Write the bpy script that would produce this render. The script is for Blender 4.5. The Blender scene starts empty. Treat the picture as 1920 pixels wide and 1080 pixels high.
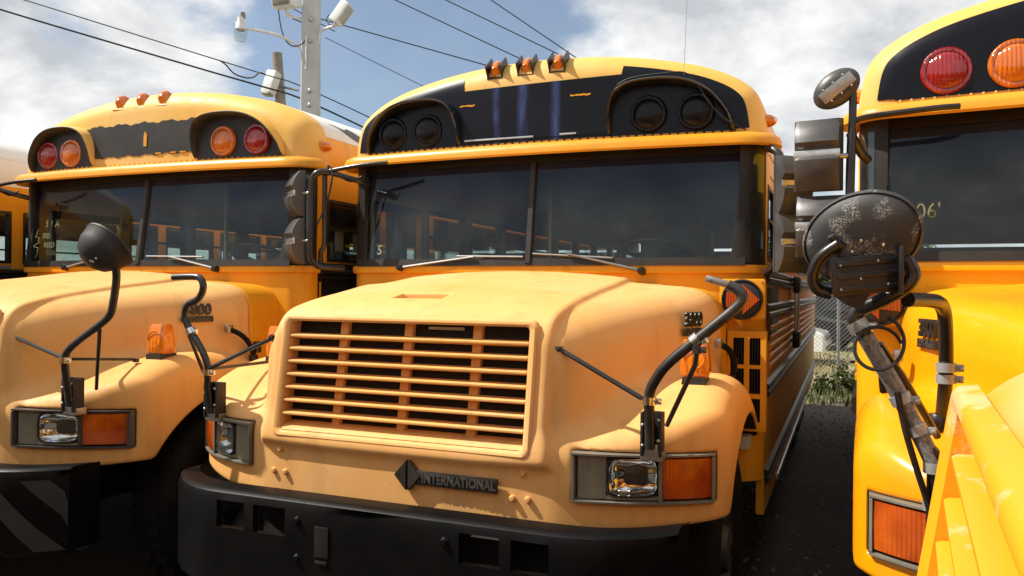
import bpy, bmesh, math, random
import numpy as np
from mathutils import Vector, Matrix

random.seed(7); rng = np.random.RandomState(11)
S = bpy.context.scene
COL = S.collection
R = math.radians

# ------------------------------------------------------------------ camera, sky, sun, exposure
CAMH = 1.7
cam_d = bpy.data.cameras.new('camera'); cam = bpy.data.objects.new('camera', cam_d); COL.objects.link(cam)
psi, pit, rol, fpx = R(22.5118), R(.18064), R(.54905), 1503.62
fw = Vector((-math.sin(psi)*math.cos(pit), math.cos(psi)*math.cos(pit), math.sin(pit)))
rt = Vector((math.cos(psi), math.sin(psi), 0)); up = rt.cross(fw)
r2 = rt*math.cos(rol)+up*math.sin(rol); u2 = up*math.cos(rol)-rt*math.sin(rol)
m = Matrix((r2, u2, -fw)).transposed().to_4x4(); m.translation = (0, 0, CAMH)
cam.matrix_world = m
cam_d.sensor_width = 36; cam_d.lens = 36*fpx/1920; cam_d.clip_start = .02; cam_d.clip_end = 2000
S.camera = cam
S.render.engine = 'CYCLES'

SUN = Vector((-.76, -.30, 1.0)).normalized()
el = math.asin(SUN.z); az = math.atan2(SUN.x, SUN.y)
W = bpy.data.worlds.new('World'); S.world = W; W.use_nodes = True
def build_world():
    nt = W.node_tree; N = nt.nodes; L = nt.links; N.clear()
    out = N.new('ShaderNodeOutputWorld'); bg = N.new('ShaderNodeBackground'); bg.inputs[1].default_value = .068
    sky = N.new('ShaderNodeTexSky'); sky.sky_type = 'NISHITA'; sky.sun_disc = False
    sky.sun_elevation = el; sky.sun_rotation = az; sky.air_density = 1.0; sky.dust_density = .6; sky.ozone_density = 2.0
    tc = N.new('ShaderNodeTexCoord')
    sep = N.new('ShaderNodeSeparateXYZ'); L.new(tc.outputs['Generated'], sep.inputs[0])
    def M(op, a, b=None, c=None):
        n = N.new('ShaderNodeMath'); n.operation = op
        for i, v in enumerate((a, b, c)):
            if v is None: continue
            if isinstance(v, (int, float)): n.inputs[i].default_value = v
            else: L.new(v, n.inputs[i])
        return n.outputs[0]
    zz = M('MAXIMUM', sep.outputs[2], 0.0); den = M('ADD', zz, .34)
    cx = M('DIVIDE', sep.outputs[0], den); cy = M('DIVIDE', sep.outputs[1], den)
    cmb = N.new('ShaderNodeCombineXYZ'); L.new(cx, cmb.inputs[0]); L.new(cy, cmb.inputs[1])
    def noise(scale, det, rough, off, dist=0):
        mp = N.new('ShaderNodeMapping'); mp.inputs[1].default_value = off
        L.new(cmb.outputs[0], mp.inputs[0])
        n = N.new('ShaderNodeTexNoise'); n.inputs['Scale'].default_value = scale
        n.inputs['Detail'].default_value = det; n.inputs['Roughness'].default_value = rough
        n.inputs['Distortion'].default_value = dist
        L.new(mp.outputs[0], n.inputs['Vector']); return n.outputs[0]
    n1 = noise(1.25, 11, .55, CLOUD_OFF, .1)
    # one clear gap of blue to the left of the view's centre, cloud banks elsewhere
    def lobe(azd, eld, power):
        v = N.new('ShaderNodeVectorMath'); v.operation = 'DOT_PRODUCT'
        d = Vector((math.sin(R(azd))*math.cos(R(eld)), math.cos(R(azd))*math.cos(R(eld)), math.sin(R(eld))))
        v.inputs[1].default_value = d; L.new(tc.outputs['Generated'], v.inputs[0])
        return M('POWER', M('MAXIMUM', v.outputs['Value'], 0.0), power)
    gap = M('ADD', M('MULTIPLY', lobe(-27.5, 19, 75), .20), M('MULTIPLY', lobe(-33, 14, 200), .12))
    gap = M('ADD', gap, M('MULTIPLY', lobe(-52.5, 15.5, 700), .12))
    gap = M('ADD', gap, M('MULTIPLY', lobe(-1.5, 7, 900), .16))
    gap = M('ADD', gap, M('MULTIPLY', lobe(-38.2, 20.8, 900), .1))
    bank = M('ADD', M('MULTIPLY', lobe(10, 15, 30), .13), M('MULTIPLY', lobe(-47, 11, 60), .13))
    cover = M('ADD', M('ADD', M('SUBTRACT', n1, gap), .08), bank)
    r = N.new('ShaderNodeMapRange'); r.interpolation_type = 'SMOOTHSTEP'
    r.inputs[1].default_value = .455; r.inputs[2].default_value = .56; r.inputs[3].default_value = .07; L.new(cover, r.inputs[0])
    n2 = noise(2.6, 8, .6, (CLOUD_OFF[0]+4.2, CLOUD_OFF[1]-1.7, 0), .3)
    rr = N.new('ShaderNodeValToRGB'); L.new(n2, rr.inputs[0])
    rr.color_ramp.elements[0].position = .38; rr.color_ramp.elements[0].color = (6.3, 6.55, 6.95, 1)
    rr.color_ramp.elements[1].position = .58; rr.color_ramp.elements[1].color = (10.9, 10.9, 10.8, 1)
    skyc = N.new('ShaderNodeVectorMath'); skyc.operation = 'MULTIPLY'; L.new(sky.outputs[0], skyc.inputs[0])
    skyc.inputs[1].default_value = (1.5, 1.4, 1.3)
    mix = N.new('ShaderNodeMix'); mix.data_type = 'RGBA'
    L.new(r.outputs[0], mix.inputs['Factor']); L.new(skyc.outputs[0], mix.inputs[6]); L.new(rr.outputs[0], mix.inputs[7])
    L.new(mix.outputs[2], bg.inputs[0]); L.new(bg.outputs[0], out.inputs[0])
CLOUD_OFF = (3.1, 1.4, 0)
build_world()
sun_d = bpy.data.lights.new('sun', 'SUN'); sun_d.energy = 5.0; sun_d.angle = R(.53); sun_d.color = (1, .93, .82)
sun = bpy.data.objects.new('sun', sun_d); COL.objects.link(sun)
sun.rotation_euler = SUN.to_track_quat('Z', 'Y').to_euler()
vs = S.view_settings; vs.view_transform = 'Standard'; vs.look = 'None'; vs.exposure = .46; vs.gamma = 1; vs.use_curve_mapping = False
try:
    S.cycles.max_bounces = 10; S.cycles.transparent_max_bounces = 24; S.cycles.glossy_bounces = 5
except Exception: pass

# ------------------------------------------------------------------ materials
MATS = {}
def nodes(name):
    m = bpy.data.materials.new(name); m.use_nodes = True; MATS[name] = m
    nt = m.node_tree; return m, nt, nt.nodes['Principled BSDF'], nt.nodes, nt.links
def tnoise(N, L, scale, det=4, rough=.55, coord='Object', stretch=None):
    tc = N.new('ShaderNodeTexCoord'); n = N.new('ShaderNodeTexNoise')
    n.inputs['Scale'].default_value = scale; n.inputs['Detail'].default_value = det; n.inputs['Roughness'].default_value = rough
    if stretch:
        mp = N.new('ShaderNodeMapping'); mp.inputs[3].default_value = stretch
        L.new(tc.outputs[coord], mp.inputs[0]); L.new(mp.outputs[0], n.inputs['Vector'])
    else: L.new(tc.outputs[coord], n.inputs['Vector'])
    return n.outputs[0]
def ramp(N, L, src, stops):
    r = N.new('ShaderNodeValToRGB'); e = r.color_ramp.elements
    while len(e) < len(stops): e.new(.5)
    for i, (p, c) in enumerate(stops):
        e[i].position = p; e[i].color = (*c, 1) if len(c) == 3 else c
    L.new(src, r.inputs[0]); return r.outputs[0]
def bump(N, L, P, src, strength=.2, dist=.01):
    b = N.new('ShaderNodeBump'); b.inputs['Strength'].default_value = strength; b.inputs['Distance'].default_value = dist
    L.new(src, b.inputs['Height']); L.new(b.outputs[0], P.inputs['Normal'])
def mixc(N, L, fac, a, b):
    x = N.new('ShaderNodeMix'); x.data_type = 'RGBA'
    if isinstance(fac, (int, float)): x.inputs['Factor'].default_value = fac
    else: L.new(fac, x.inputs['Factor'])
    for i, v in ((6, a), (7, b)):
        if isinstance(v, tuple): x.inputs[i].default_value = (*v, 1)
        else: L.new(v, x.inputs[i])
    return x.outputs[2]
def simple(name, col, rough=.5, metal=0, var=.15, scale=9, bmp=0, coat=0, spec=.5, dust=None):
    m, nt, P, N, L = nodes(name)
    n = tnoise(N, L, scale, 6, .6)
    c = ramp(N, L, n, [(.3, tuple(v*(1-var) for v in col)), (.7, tuple(min(1, v*(1+var)) for v in col))])
    if dust:
        n2 = tnoise(N, L, 3.3, 8, .65)
        f = ramp(N, L, n2, [(.45, (0, 0, 0)), (.75, (dust[1],)*3)])
        c = mixc(N, L, f, c, dust[0])
    L.new(c, P.inputs['Base Color']); P.inputs['Roughness'].default_value = rough; P.inputs['Metallic'].default_value = metal
    P.inputs['Coat Weight'].default_value = coat; P.inputs['Coat Roughness'].default_value = .15
    P.inputs['Specular IOR Level'].default_value = spec
    if bmp: bump(N, L, P, tnoise(N, L, scale*12, 3), bmp, .004)
    return m
def paint(name, col, faded, rough=.42, fade=(.4, .68), coat=.0, grime=.5, grimecol=(.10, .06, .025)):
    m, nt, P, N, L = nodes(name)
    a = tnoise(N, L, 1.1, 7, .6); b = tnoise(N, L, 14, 6, .7); st = tnoise(N, L, 2.2, 7, .6, stretch=(3.2, 3.2, .35))
    c = mixc(N, L, ramp(N, L, a, [(fade[0], (0, 0, 0)), (fade[1], (1, 1, 1))]), col, faded)
    g = ramp(N, L, st, [(.52, (0, 0, 0)), (.78, (grime*.5,)*3)]); c = mixc(N, L, g, c, grimecol)
    g2 = ramp(N, L, b, [(.60, (0, 0, 0)), (.80, (grime*.35,)*3)]); c = mixc(N, L, g2, c, grimecol)
    # stone chips and fly specks
    tc = N.new('ShaderNodeTexCoord'); v = N.new('ShaderNodeTexVoronoi'); v.inputs['Scale'].default_value = 26; L.new(tc.outputs['Object'], v.inputs['Vector'])
    ch = ramp(N, L, v.outputs['Distance'], [(.045, (1, 1, 1)), (.075, (0, 0, 0))]); pick = ramp(N, L, tnoise(N, L, 9, 2), [(.55, (0, 0, 0)), (.58, (.75,)*3)])
    mm = N.new('ShaderNodeMix'); mm.data_type = 'RGBA'; mm.blend_type = 'MULTIPLY'; mm.inputs['Factor'].default_value = 1; L.new(ch, mm.inputs[6]); L.new(pick, mm.inputs[7])
    c = mixc(N, L, mm.outputs[2], c, (.09, .05, .02))
    L.new(c, P.inputs['Base Color'])
    L.new(ramp(N, L, b, [(.3, (rough*.85,)*3), (.7, (min(1, rough*1.25),)*3)]), P.inputs['Roughness'])
    P.inputs['Coat Weight'].default_value = coat; P.inputs['Coat Roughness'].default_value = .12
    P.inputs['Specular IOR Level'].default_value = .28
    bump(N, L, P, tnoise(N, L, 5.5, 3), .06, .012)
    return m
def glass(name, tint, rough=.02, band=None, dirt=.10, ior=1.5):
    m = bpy.data.materials.new(name); m.use_nodes = True; MATS[name] = m
    nt = m.node_tree; N = nt.nodes; L = nt.links; N.clear()
    out = N.new('ShaderNodeOutputMaterial'); tr = N.new('ShaderNodeBsdfTransparent'); gl = N.new('ShaderNodeBsdfGlossy')
    gl.inputs['Roughness'].default_value = rough; gl.inputs[0].default_value = (.78, .90, 1, 1)
    lw = N.new('ShaderNodeLayerWeight'); lw.inputs[0].default_value = .5
    fr = N.new('ShaderNodeMath'); fr.operation = 'POWER'; L.new(lw.outputs['Facing'], fr.inputs[0]); fr.inputs[1].default_value = 4.2
    f2 = N.new('ShaderNodeMath'); f2.operation = 'MULTIPLY_ADD'; L.new(fr.outputs[0], f2.inputs[0]); f2.inputs[1].default_value = .9; f2.inputs[2].default_value = .045; fr = f2
    mx = N.new('ShaderNodeMixShader'); L.new(fr.outputs[0], mx.inputs[0]); L.new(tr.outputs[0], mx.inputs[1]); L.new(gl.outputs[0], mx.inputs[2])
    if band:
        tc = N.new('ShaderNodeTexCoord'); sp = N.new('ShaderNodeSeparateXYZ'); L.new(tc.outputs['Object'], sp.inputs[0])
        mr = N.new('ShaderNodeMapRange'); mr.interpolation_type = 'SMOOTHSTEP'
        mr.inputs[1].default_value = band[0]; mr.inputs[2].default_value = band[1]; L.new(sp.outputs[2], mr.inputs[0])
        L.new(mixc(N, L, mr.outputs[0], tint, band[2]), tr.inputs[0])
    else: tr.inputs[0].default_value = (*tint, 1)
    df = N.new('ShaderNodeBsdfDiffuse'); df.inputs[0].default_value = (.42, .42, .36, 1)
    n = tnoise(N, L, 3.5, 9, .7); f = ramp(N, L, n, [(.46, (0.004,)*3), (.85, (dirt,)*3)])
    m2 = N.new('ShaderNodeMixShader'); L.new(f, m2.inputs[0]); L.new(mx.outputs[0], m2.inputs[1]); L.new(df.outputs[0], m2.inputs[2])
    if band:
        bd = N.new('ShaderNodeBsdfDiffuse'); bd.inputs[0].default_value = (.012, .024, .075, 1)
        q = N.new('ShaderNodeMath'); q.operation = 'MULTIPLY'; L.new(mr.outputs[0], q.inputs[0]); q.inputs[1].default_value = .5
        m3 = N.new('ShaderNodeMixShader'); L.new(q.outputs[0], m3.inputs[0]); L.new(m2.outputs[0], m3.inputs[1]); L.new(bd.outputs[0], m3.inputs[2]); m2 = m3
    L.new(m2.outputs[0], out.inputs[0]); return m
def lens(name, col, rough=.12, ribs=90, axis=0, deep=None):
    m, nt, P, N, L = nodes(name)
    tc = N.new('ShaderNodeTexCoord'); w = N.new('ShaderNodeTexWave'); w.inputs['Scale'].default_value = ribs/6.283
    w.bands_direction = 'XYZ'[axis]; L.new(tc.outputs['Object'], w.inputs['Vector'])
    n = tnoise(N, L, 6, 4); c = ramp(N, L, n, [(.3, deep or tuple(v*.6 for v in col)), (.75, col)])
    L.new(c, P.inputs['Base Color']); P.inputs['Roughness'].default_value = rough
    P.inputs['Coat Weight'].default_value = .7; P.inputs['Coat Roughness'].default_value = .08
    P.inputs['Transmission Weight'].default_value = 0.0
    P.inputs['Subsurface Weight'].default_value = .15; P.inputs['Subsurface Radius'].default_value = (.02, .008, .002)
    bump(N, L, P, w.outputs[0], .5, .004); return m

paint('hood_peach', (.75, .39, .115), (.78, .45, .19), .58, grime=.55)
paint('hood_peach_old', (.69, .36, .105), (.73, .42, .17), .55, grime=.6)
paint('hood_yellow', (.84, .315, .002), (.82, .36, .006), .28, coat=.35, grime=.12)
paint('body_yellow', (.72, .32, .014), (.73, .38, .045), .4, grime=.6)
paint('body_gold', (.82, .40, .008), (.80, .42, .02), .3, coat=.3, grime=.25)
paint('cap_cream', (.72, .42, .085), (.74, .48, .17), .5, grime=.35)
paint('lip_orange', (.68, .29, .012), (.70, .34, .04), .35, grime=.35)
paint('roof_white', (.74, .74, .72), (.66, .66, .64), .5, grime=.35, grimecol=(.35, .33, .3))
def sunbleached():
    # yellow gelcoat bleached to a pale cream over the top of the hood, with a ragged edge
    m, nt, P, N, L = nodes('hood_sunbleached')
    tc = N.new('ShaderNodeTexCoord'); sp = N.new('ShaderNodeSeparateXYZ'); L.new(tc.outputs['Object'], sp.inputs[0])
    n = tnoise(N, L, 3.2, 8, .65); ad = N.new('ShaderNodeMath'); ad.operation = 'MULTIPLY_ADD'; L.new(n, ad.inputs[0]); ad.inputs[1].default_value = .12; L.new(sp.outputs[2], ad.inputs[2])
    mr = N.new('ShaderNodeMapRange'); mr.inputs[1].default_value = 1.62; mr.inputs[2].default_value = 1.68; L.new(ad.outputs[0], mr.inputs[0])
    c = mixc(N, L, mr.outputs[0], (.82, .34, .008), (.74, .42, .15))
    c = mixc(N, L, ramp(N, L, tnoise(N, L, 26, 6, .7), [(.6, (0, 0, 0)), (.8, (.2,)*3)]), c, (.3, .16, .05))
    L.new(c, P.inputs['Base Color']); P.inputs['Roughness'].default_value = .48
sunbleached()
def peel_paint():
    m, nt, P, N, L = nodes('peeling_yellow')
    n = tnoise(N, L, 4.2, 9, .68, stretch=(1, 1.6, 1)); n2 = tnoise(N, L, 30, 5, .6)
    f = ramp(N, L, n, [(.55, (0, 0, 0)), (.60, (1, 1, 1))])
    c = mixc(N, L, f, (.82, .335, .006), (.74, .44, .17))
    c = mixc(N, L, ramp(N, L, n2, [(.62, (0, 0, 0)), (.75, (.25,)*3)]), c, (.3, .18, .06))
    L.new(c, P.inputs['Base Color']); P.inputs['Roughness'].default_value = .45
    bump(N, L, P, f, .3, .002)
peel_paint()
simple('black_gloss', (.006, .007, .012), .18, 0, .3, 3, coat=.3, dust=((.05, .05, .06), .3))
simple('black_matte', (.012, .012, .013), .55, 0, .3, 12, .15, dust=((.06, .055, .05), .5))
simple('black_trim', (.010, .009, .009), .35, 0, .3, 8, dust=((.05, .045, .04), .4))
simple('bumper_black', (.0022, .0024, .003), .42, 0, .3, 5, .12, dust=((.022, .02, .018), .2), spec=.13)
simple('mirror_grey', (.045, .044, .044), .4, 0, .25, 10, .1, dust=((.12, .11, .10), .4))
simple('arm_black', (.011, .010, .010), .3, 0, .4, 25, .1, coat=.2, dust=((.10, .09, .08), .5))
simple('gasket', (.012, .011, .010), .5, 0, .2, 6, dust=((.06, .05, .04), .4))
simple('chrome', (.75, .75, .74), .18, 1, .08, 20)
simple('steel', (.42, .42, .40), .4, 1, .25, 14, .1)
def reflector():
    m, nt, P, N, L = nodes('reflector'); P.inputs['Base Color'].default_value = (.9, .92, .95, 1); P.inputs['Metallic'].default_value = 1; P.inputs['Roughness'].default_value = .07
    tc = N.new('ShaderNodeTexCoord'); v = N.new('ShaderNodeTexVoronoi'); v.inputs['Scale'].default_value = 15; v.feature = 'SMOOTH_F1'; mp = N.new('ShaderNodeMapping'); mp.inputs[3].default_value = (1, .2, 1.7)
    L.new(tc.outputs['Object'], mp.inputs[0]); L.new(mp.outputs[0], v.inputs['Vector']); bump(N, L, P, v.outputs[0], .6, .02)
reflector()
simple('bezel_grey', (.20, .19, .155), .35, .2, .2, 10)
simple('bezel_dark', (.05, .045, .04), .4, 0, .3, 10)
simple('ribbed_clear', (.30, .28, .21), .25, 0, .2, 8, coat=.5)
simple('dark_core', (.010, .007, .006), .8, 0, .4, 40, .3)
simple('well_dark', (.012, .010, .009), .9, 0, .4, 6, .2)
simple('rubber', (.007, .007, .007), .85, 0, .3, 20, .2, dust=((.03, .027, .024), .4), spec=.2)
simple('rim_grey', (.05, .048, .045), .55, .2, .3, 8)
simple('interior_wall', (.42, .43, .37), .6, 0, .2, 3)
simple('ceiling', (.46, .47, .45), .6, 0, .2, 3)
simple('seat_vinyl', (.035, .03, .022), .45, 0, .3, 9)
def worn_tube():
    m, nt, P, N, L = nodes('worn_tube'); n = tnoise(N, L, 95, 8, .75); f = ramp(N, L, n, [(.38, (.25,)*3), (.62, (1, 1, 1))])
    L.new(mixc(N, L, f, (.03, .03, .03), (.30, .30, .295)), P.inputs['Base Color']); P.inputs['Roughness'].default_value = .4; P.inputs['Metallic'].default_value = .3; bump(N, L, P, f, .2, .001)
worn_tube()
simple('lamp_black', (.004, .004, .006), .3, 0, .3, 6, spec=.25)
simple('wiper_grey', (.16, .16, .16), .5, .3, .2, 12)
simple('stripe_grey', (.022, .020, .018), .6, 0, .35, 12, .2)
simple('silver_band', (.55, .55, .54), .32, .9, .2, 18)
simple('chalk', (.17, .19, .10), .9, 0, .25, 40)
simple('chalk_white', (.3, .32, .29), .9, 0, .25, 40)
simple('card_white', (.62, .62, .60), .8, 0, .1, 6)
simple('badge_black', (.014, .013, .013), .4, 0, .4, 20, .2, dust=((.12, .10, .08), .5))
simple('badge_grey', (.06, .055, .05), .4, 0, .3, 20)
lens('amber', (.86, .26, .012), deep=(.50, .10, .004))
lens('amber_deep', (.66, .13, .008), deep=(.30, .035, .003), ribs=160)
lens('red_lens', (.40, .012, .016), deep=(.18, .004, .006), ribs=120)
lens('amber_round', (.75, .20, .010), deep=(.42, .08, .004), ribs=120)
lens('arrow_red', (.50, .085, .014), deep=(.32, .04, .008), ribs=150)
glass('windshield_dark', (.80, .90, .87), .015, (2.12, 2.42, (.10, .14, .24)), .05)
glass('windshield_clear', (.80, .90, .86), .015, (2.2, 2.48, (.30, .38, .42)), .06)
glass('side_glass', (.86, .90, .88), .02, None, .05)
glass('clear_lens', (.85, .86, .84), .03, None, .10)
def stained_black():
    m, nt, P, N, L = nodes('cap_black')
    tc = N.new('ShaderNodeTexCoord'); sp = N.new('ShaderNodeSeparateXYZ'); L.new(tc.outputs['Object'], sp.inputs[0])
    # pale blue-grey run marks below the three roof lamps
    tot = None
    wob = tnoise(N, L, 3, 4, .6, stretch=(6, 1, 1.2))
    for cx, w in ((-.22, .022), (-.05, .028), (.15, .024)):
        a = N.new('ShaderNodeMath'); a.operation = 'SUBTRACT'; L.new(sp.outputs[0], a.inputs[0]); a.inputs[1].default_value = cx
        b = N.new('ShaderNodeMath'); b.operation = 'ABSOLUTE'; L.new(a.outputs[0], b.inputs[0])
        mr = N.new('ShaderNodeMapRange'); mr.inputs[1].default_value = w*1.5; mr.inputs[2].default_value = w*.2
        L.new(b.outputs[0], mr.inputs[0])
        if tot is None: tot = mr.outputs[0]
        else:
            s = N.new('ShaderNodeMath'); s.operation = 'MAXIMUM'; L.new(tot, s.inputs[0]); L.new(mr.outputs[0], s.inputs[1]); tot = s.outputs[0]
    mu = N.new('ShaderNodeMath'); mu.operation = 'MULTIPLY'; L.new(tot, mu.inputs[0])
    L.new(ramp(N, L, wob, [(.36, (0, 0, 0)), (.7, (.75, .75, .75))]), mu.inputs[1])
    base = ramp(N, L, tnoise(N, L, 2, 6), [(.3, (.002, .0025, .006)), (.75, (.006, .007, .013))])
    L.new(mixc(N, L, mu.outputs[0], base, (.06, .095, .28)), P.inputs['Base Color'])
    P.inputs['Roughness'].default_value = .3; P.inputs['Specular IOR Level'].default_value = .22
    bump(N, L, P, tnoise(N, L, 5, 3), .08, .01)
stained_black()
def scratched():
    m, nt, P, N, L = nodes('mirror_back_peeling')
    tc = N.new('ShaderNodeTexCoord')
    v = N.new('ShaderNodeTexVoronoi'); v.feature = 'DISTANCE_TO_EDGE'; v.inputs['Scale'].default_value = 125
    nn = N.new('ShaderNodeTexNoise'); nn.inputs['Scale'].default_value = 60; L.new(tc.outputs['Object'], nn.inputs['Vector'])
    ad = N.new('ShaderNodeMix'); ad.data_type = 'VECTOR'; ad.inputs['Factor'].default_value = .035
    L.new(tc.outputs['Object'], ad.inputs[4]); L.new(nn.outputs[1], ad.inputs[5]); L.new(ad.outputs[1], v.inputs['Vector'])
    e = ramp(N, L, v.outputs[0], [(.02, (1, 1, 1)), (.09, (0, 0, 0))])
    msk = ramp(N, L, tnoise(N, L, 13, 3, .5), [(.53, (0, 0, 0)), (.60, (1, 1, 1))])
    mu = N.new('ShaderNodeMix'); mu.data_type = 'RGBA'; mu.blend_type = 'MULTIPLY'; mu.inputs['Factor'].default_value = 1
    L.new(e, mu.inputs[6]); L.new(msk, mu.inputs[7])
    L.new(mixc(N, L, mu.outputs[2], (.034, .034, .036), (.40, .40, .38)), P.inputs['Base Color'])
    P.inputs['Roughness'].default_value = .58; bump(N, L, P, mu.outputs[2], .3, .002)
scratched()
def asphalt():
    m, nt, P, N, L = nodes('asphalt')
    a = tnoise(N, L, .6, 8, .6); b = tnoise(N, L, 55, 5, .7)
    c = ramp(N, L, a, [(.3, (.032, .024, .019)), (.7, (.075, .058, .046))])
    c = mixc(N, L, ramp(N, L, b, [(.5, (0, 0, 0)), (.75, (.6,)*3)]), c, (.14, .115, .095))
    L.new(c, P.inputs['Base Color']); P.inputs['Roughness'].default_value = .9
    bump(N, L, P, b, .5, .01)
asphalt()
def soil():
    m, nt, P, N, L = nodes('dry_soil')
    a = tnoise(N, L, .45, 8, .65); b = tnoise(N, L, 12, 6, .7)
    c = ramp(N, L, a, [(.35, (.16, .13, .05)), (.5, (.30, .25, .14)), (.65, (.42, .38, .28))])
    c = mixc(N, L, ramp(N, L, b, [(.45, (0, 0, 0)), (.7, (.6,)*3)]), c, (.12, .12, .035))
    L.new(c, P.inputs['Base Color']); P.inputs['Roughness'].default_value = .95; bump(N, L, P, b, .6, .03)
soil()
def leafmat(name, c0, c1):
    m, nt, P, N, L = nodes(name)
    L.new(ramp(N, L, tnoise(N, L, 1.7, 4), [(.3, c0), (.7, c1)]), P.inputs['Base Color']); P.inputs['Roughness'].default_value = .6
leafmat('grass', (.10, .11, .02), (.28, .25, .09)); leafmat('weed', (.035, .06, .012), (.10, .12, .03)); leafmat('leaf', (.025, .05, .012), (.06, .09, .025))
simple('bark', (.10, .075, .05), .9, 0, .3, 8, .4)
simple('old_wood', (.23, .20, .165), .85, 0, .35, 6, .4)
simple('concrete', (.43, .43, .42), .85, 0, .12, 3, .2)
simple('lamp_white', (.62, .62, .60), .45, 0, .12, 6)
simple('galv', (.40, .41, .41), .5, .6, .15, 10)
simple('fence_wire', (.16, .16, .155), .6, .3, .2, 10)
simple('cable', (.012, .013, .016), .6)
simple('car_white', (.72, .72, .70), .2, 0, .05, 2, coat=.8)
simple('car_dark', (.010, .0105, .012), .45, 0, .1, 2, spec=.25)
simple('teal_paint', (.04, .16, .15), .4, 0, .1, 2)
simple('far_wall', (.45, .42, .36), .8, 0, .1, 1)

# ------------------------------------------------------------------ mesh helpers
class MB:
    def __init__(s): s.v = []; s.f = []
    def add(s, vs, fs):
        o = len(s.v); s.v += [tuple(map(float, q)) for q in vs]; s.f += [tuple(i+o for i in q) for q in fs]; return s
    def box(s, c, d, b=0.0, rot=None):
        hx, hy, hz = d[0]/2, d[1]/2, d[2]/2; b = min(b, hx*.95, hy*.95, hz*.95)
        vs = []; fs = []
        if b <= 0:
            vs = [(x*hx, y*hy, z*hz) for x in (-1, 1) for y in (-1, 1) for z in (-1, 1)]
            fs = [(0, 1, 3, 2), (4, 6, 7, 5), (0, 4, 5, 1), (2, 3, 7, 6), (0, 2, 6, 4), (1, 5, 7, 3)]
        else:
            bm = bmesh.new(); bmesh.ops.create_cube(bm, size=1)
            for v in bm.verts: v.co = Vector((v.co.x*2*hx, v.co.y*2*hy, v.co.z*2*hz))
            bmesh.ops.bevel(bm, geom=bm.edges[:], offset=b, segments=2, profile=.6, affect='EDGES')
            bm.verts.index_update(); vs = [tuple(v.co) for v in bm.verts]; fs = [tuple(v.index for v in f.verts) for f in bm.faces]; bm.free()
        if rot is not None: vs = [tuple(rot @ Vector(q)) for q in vs]
        return s.add([(q[0]+c[0], q[1]+c[1], q[2]+c[2]) for q in vs], fs)
    def tube(s, pts, r, n=10, caps=True):
        pts = [Vector(p) for p in pts]; k = len(pts); rr = r if isinstance(r, (list, tuple)) else [r]*k
        tang = [(pts[min(i+1, k-1)]-pts[max(i-1, 0)]).normalized() for i in range(k)]
        ref = Vector((0, 0, 1)) if abs(tang[0].z) < .9 else Vector((1, 0, 0)); nrm = tang[0].cross(ref).normalized()
        vs = []
        for i in range(k):
            if i:
                q = tang[i-1].rotation_difference(tang[i]); nrm = (q @ nrm).normalized()
            bn = tang[i].cross(nrm)
            for j in range(n):
                a = 2*math.pi*j/n; vs.append(pts[i]+(nrm*math.cos(a)+bn*math.sin(a))*rr[i])
        fs = [(i*n+j, i*n+(j+1) % n, (i+1)*n+(j+1) % n, (i+1)*n+j) for i in range(k-1) for j in range(n)]
        if caps: fs += [tuple(range(n))[::-1], tuple((k-1)*n+j for j in range(n))]
        return s.add(vs, fs)
    def grid(s, rows, close=False):
        n = len(rows[0]); vs = [p for r in rows for p in r]
        w = n if close else n-1
        return s.add(vs, [(i*n+j, i*n+(j+1) % n, (i+1)*n+(j+1) % n, (i+1)*n+j) for i in range(len(rows)-1) for j in range(w)])
    def prism(s, poly, fn0, fn1):
        n = len(poly); vs = [fn0(*p) for p in poly]+[fn1(*p) for p in poly]
        return s.add(vs, [tuple(range(n))[::-1], tuple(range(n, 2*n))]+[(i, (i+1) % n, n+(i+1) % n, n+i) for i in range(n)])
    def lathe(s, prof, c, axis='y', n=24, caps=False):
        rows = []
        for r, h in prof:
            row = []
            for j in range(n):
                a = 2*math.pi*j/n; p = (r*math.cos(a), r*math.sin(a))
                row.append({'y': (p[0], h, p[1]), 'x': (h, p[0], p[1]), 'z': (p[0], p[1], h)}[axis])
            rows.append([(q[0]+c[0], q[1]+c[1], q[2]+c[2]) for q in row])
        s.grid(rows, True)
        if caps:
            o = len(s.v); s.f += [tuple(range(o-n, o)), tuple(range(o-n*len(rows), o-n*(len(rows)-1)))]
        return s
    def ball(s, c, r, n=8, m=6, sc=(1, 1, 1)):
        rows = []
        for i in range(m+1):
            t = math.pi*i/m; rows.append([(c[0]+r*sc[0]*math.sin(t)*math.cos(2*math.pi*j/n), c[1]+r*sc[1]*math.sin(t)*math.sin(2*math.pi*j/n), c[2]+r*sc[2]*math.cos(t)) for j in range(n)])
        return s.grid(rows, True)
    def mesh(s, name, smooth=40):
        me = bpy.data.meshes.new(name); me.from_pydata(s.v, [], s.f); me.update()
        bm = bmesh.new(); bm.from_mesh(me); bmesh.ops.remove_doubles(bm, verts=bm.verts, dist=1e-5)
        bmesh.ops.recalc_face_normals(bm, faces=bm.faces)
        for f in bm.faces: f.smooth = True
        lim = R(smooth)
        for e in bm.edges:
            e.smooth = not (len(e.link_faces) == 2 and e.calc_face_angle(0) > lim)
        bm.to_mesh(me); bm.free(); return me
CACHE = {}
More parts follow.
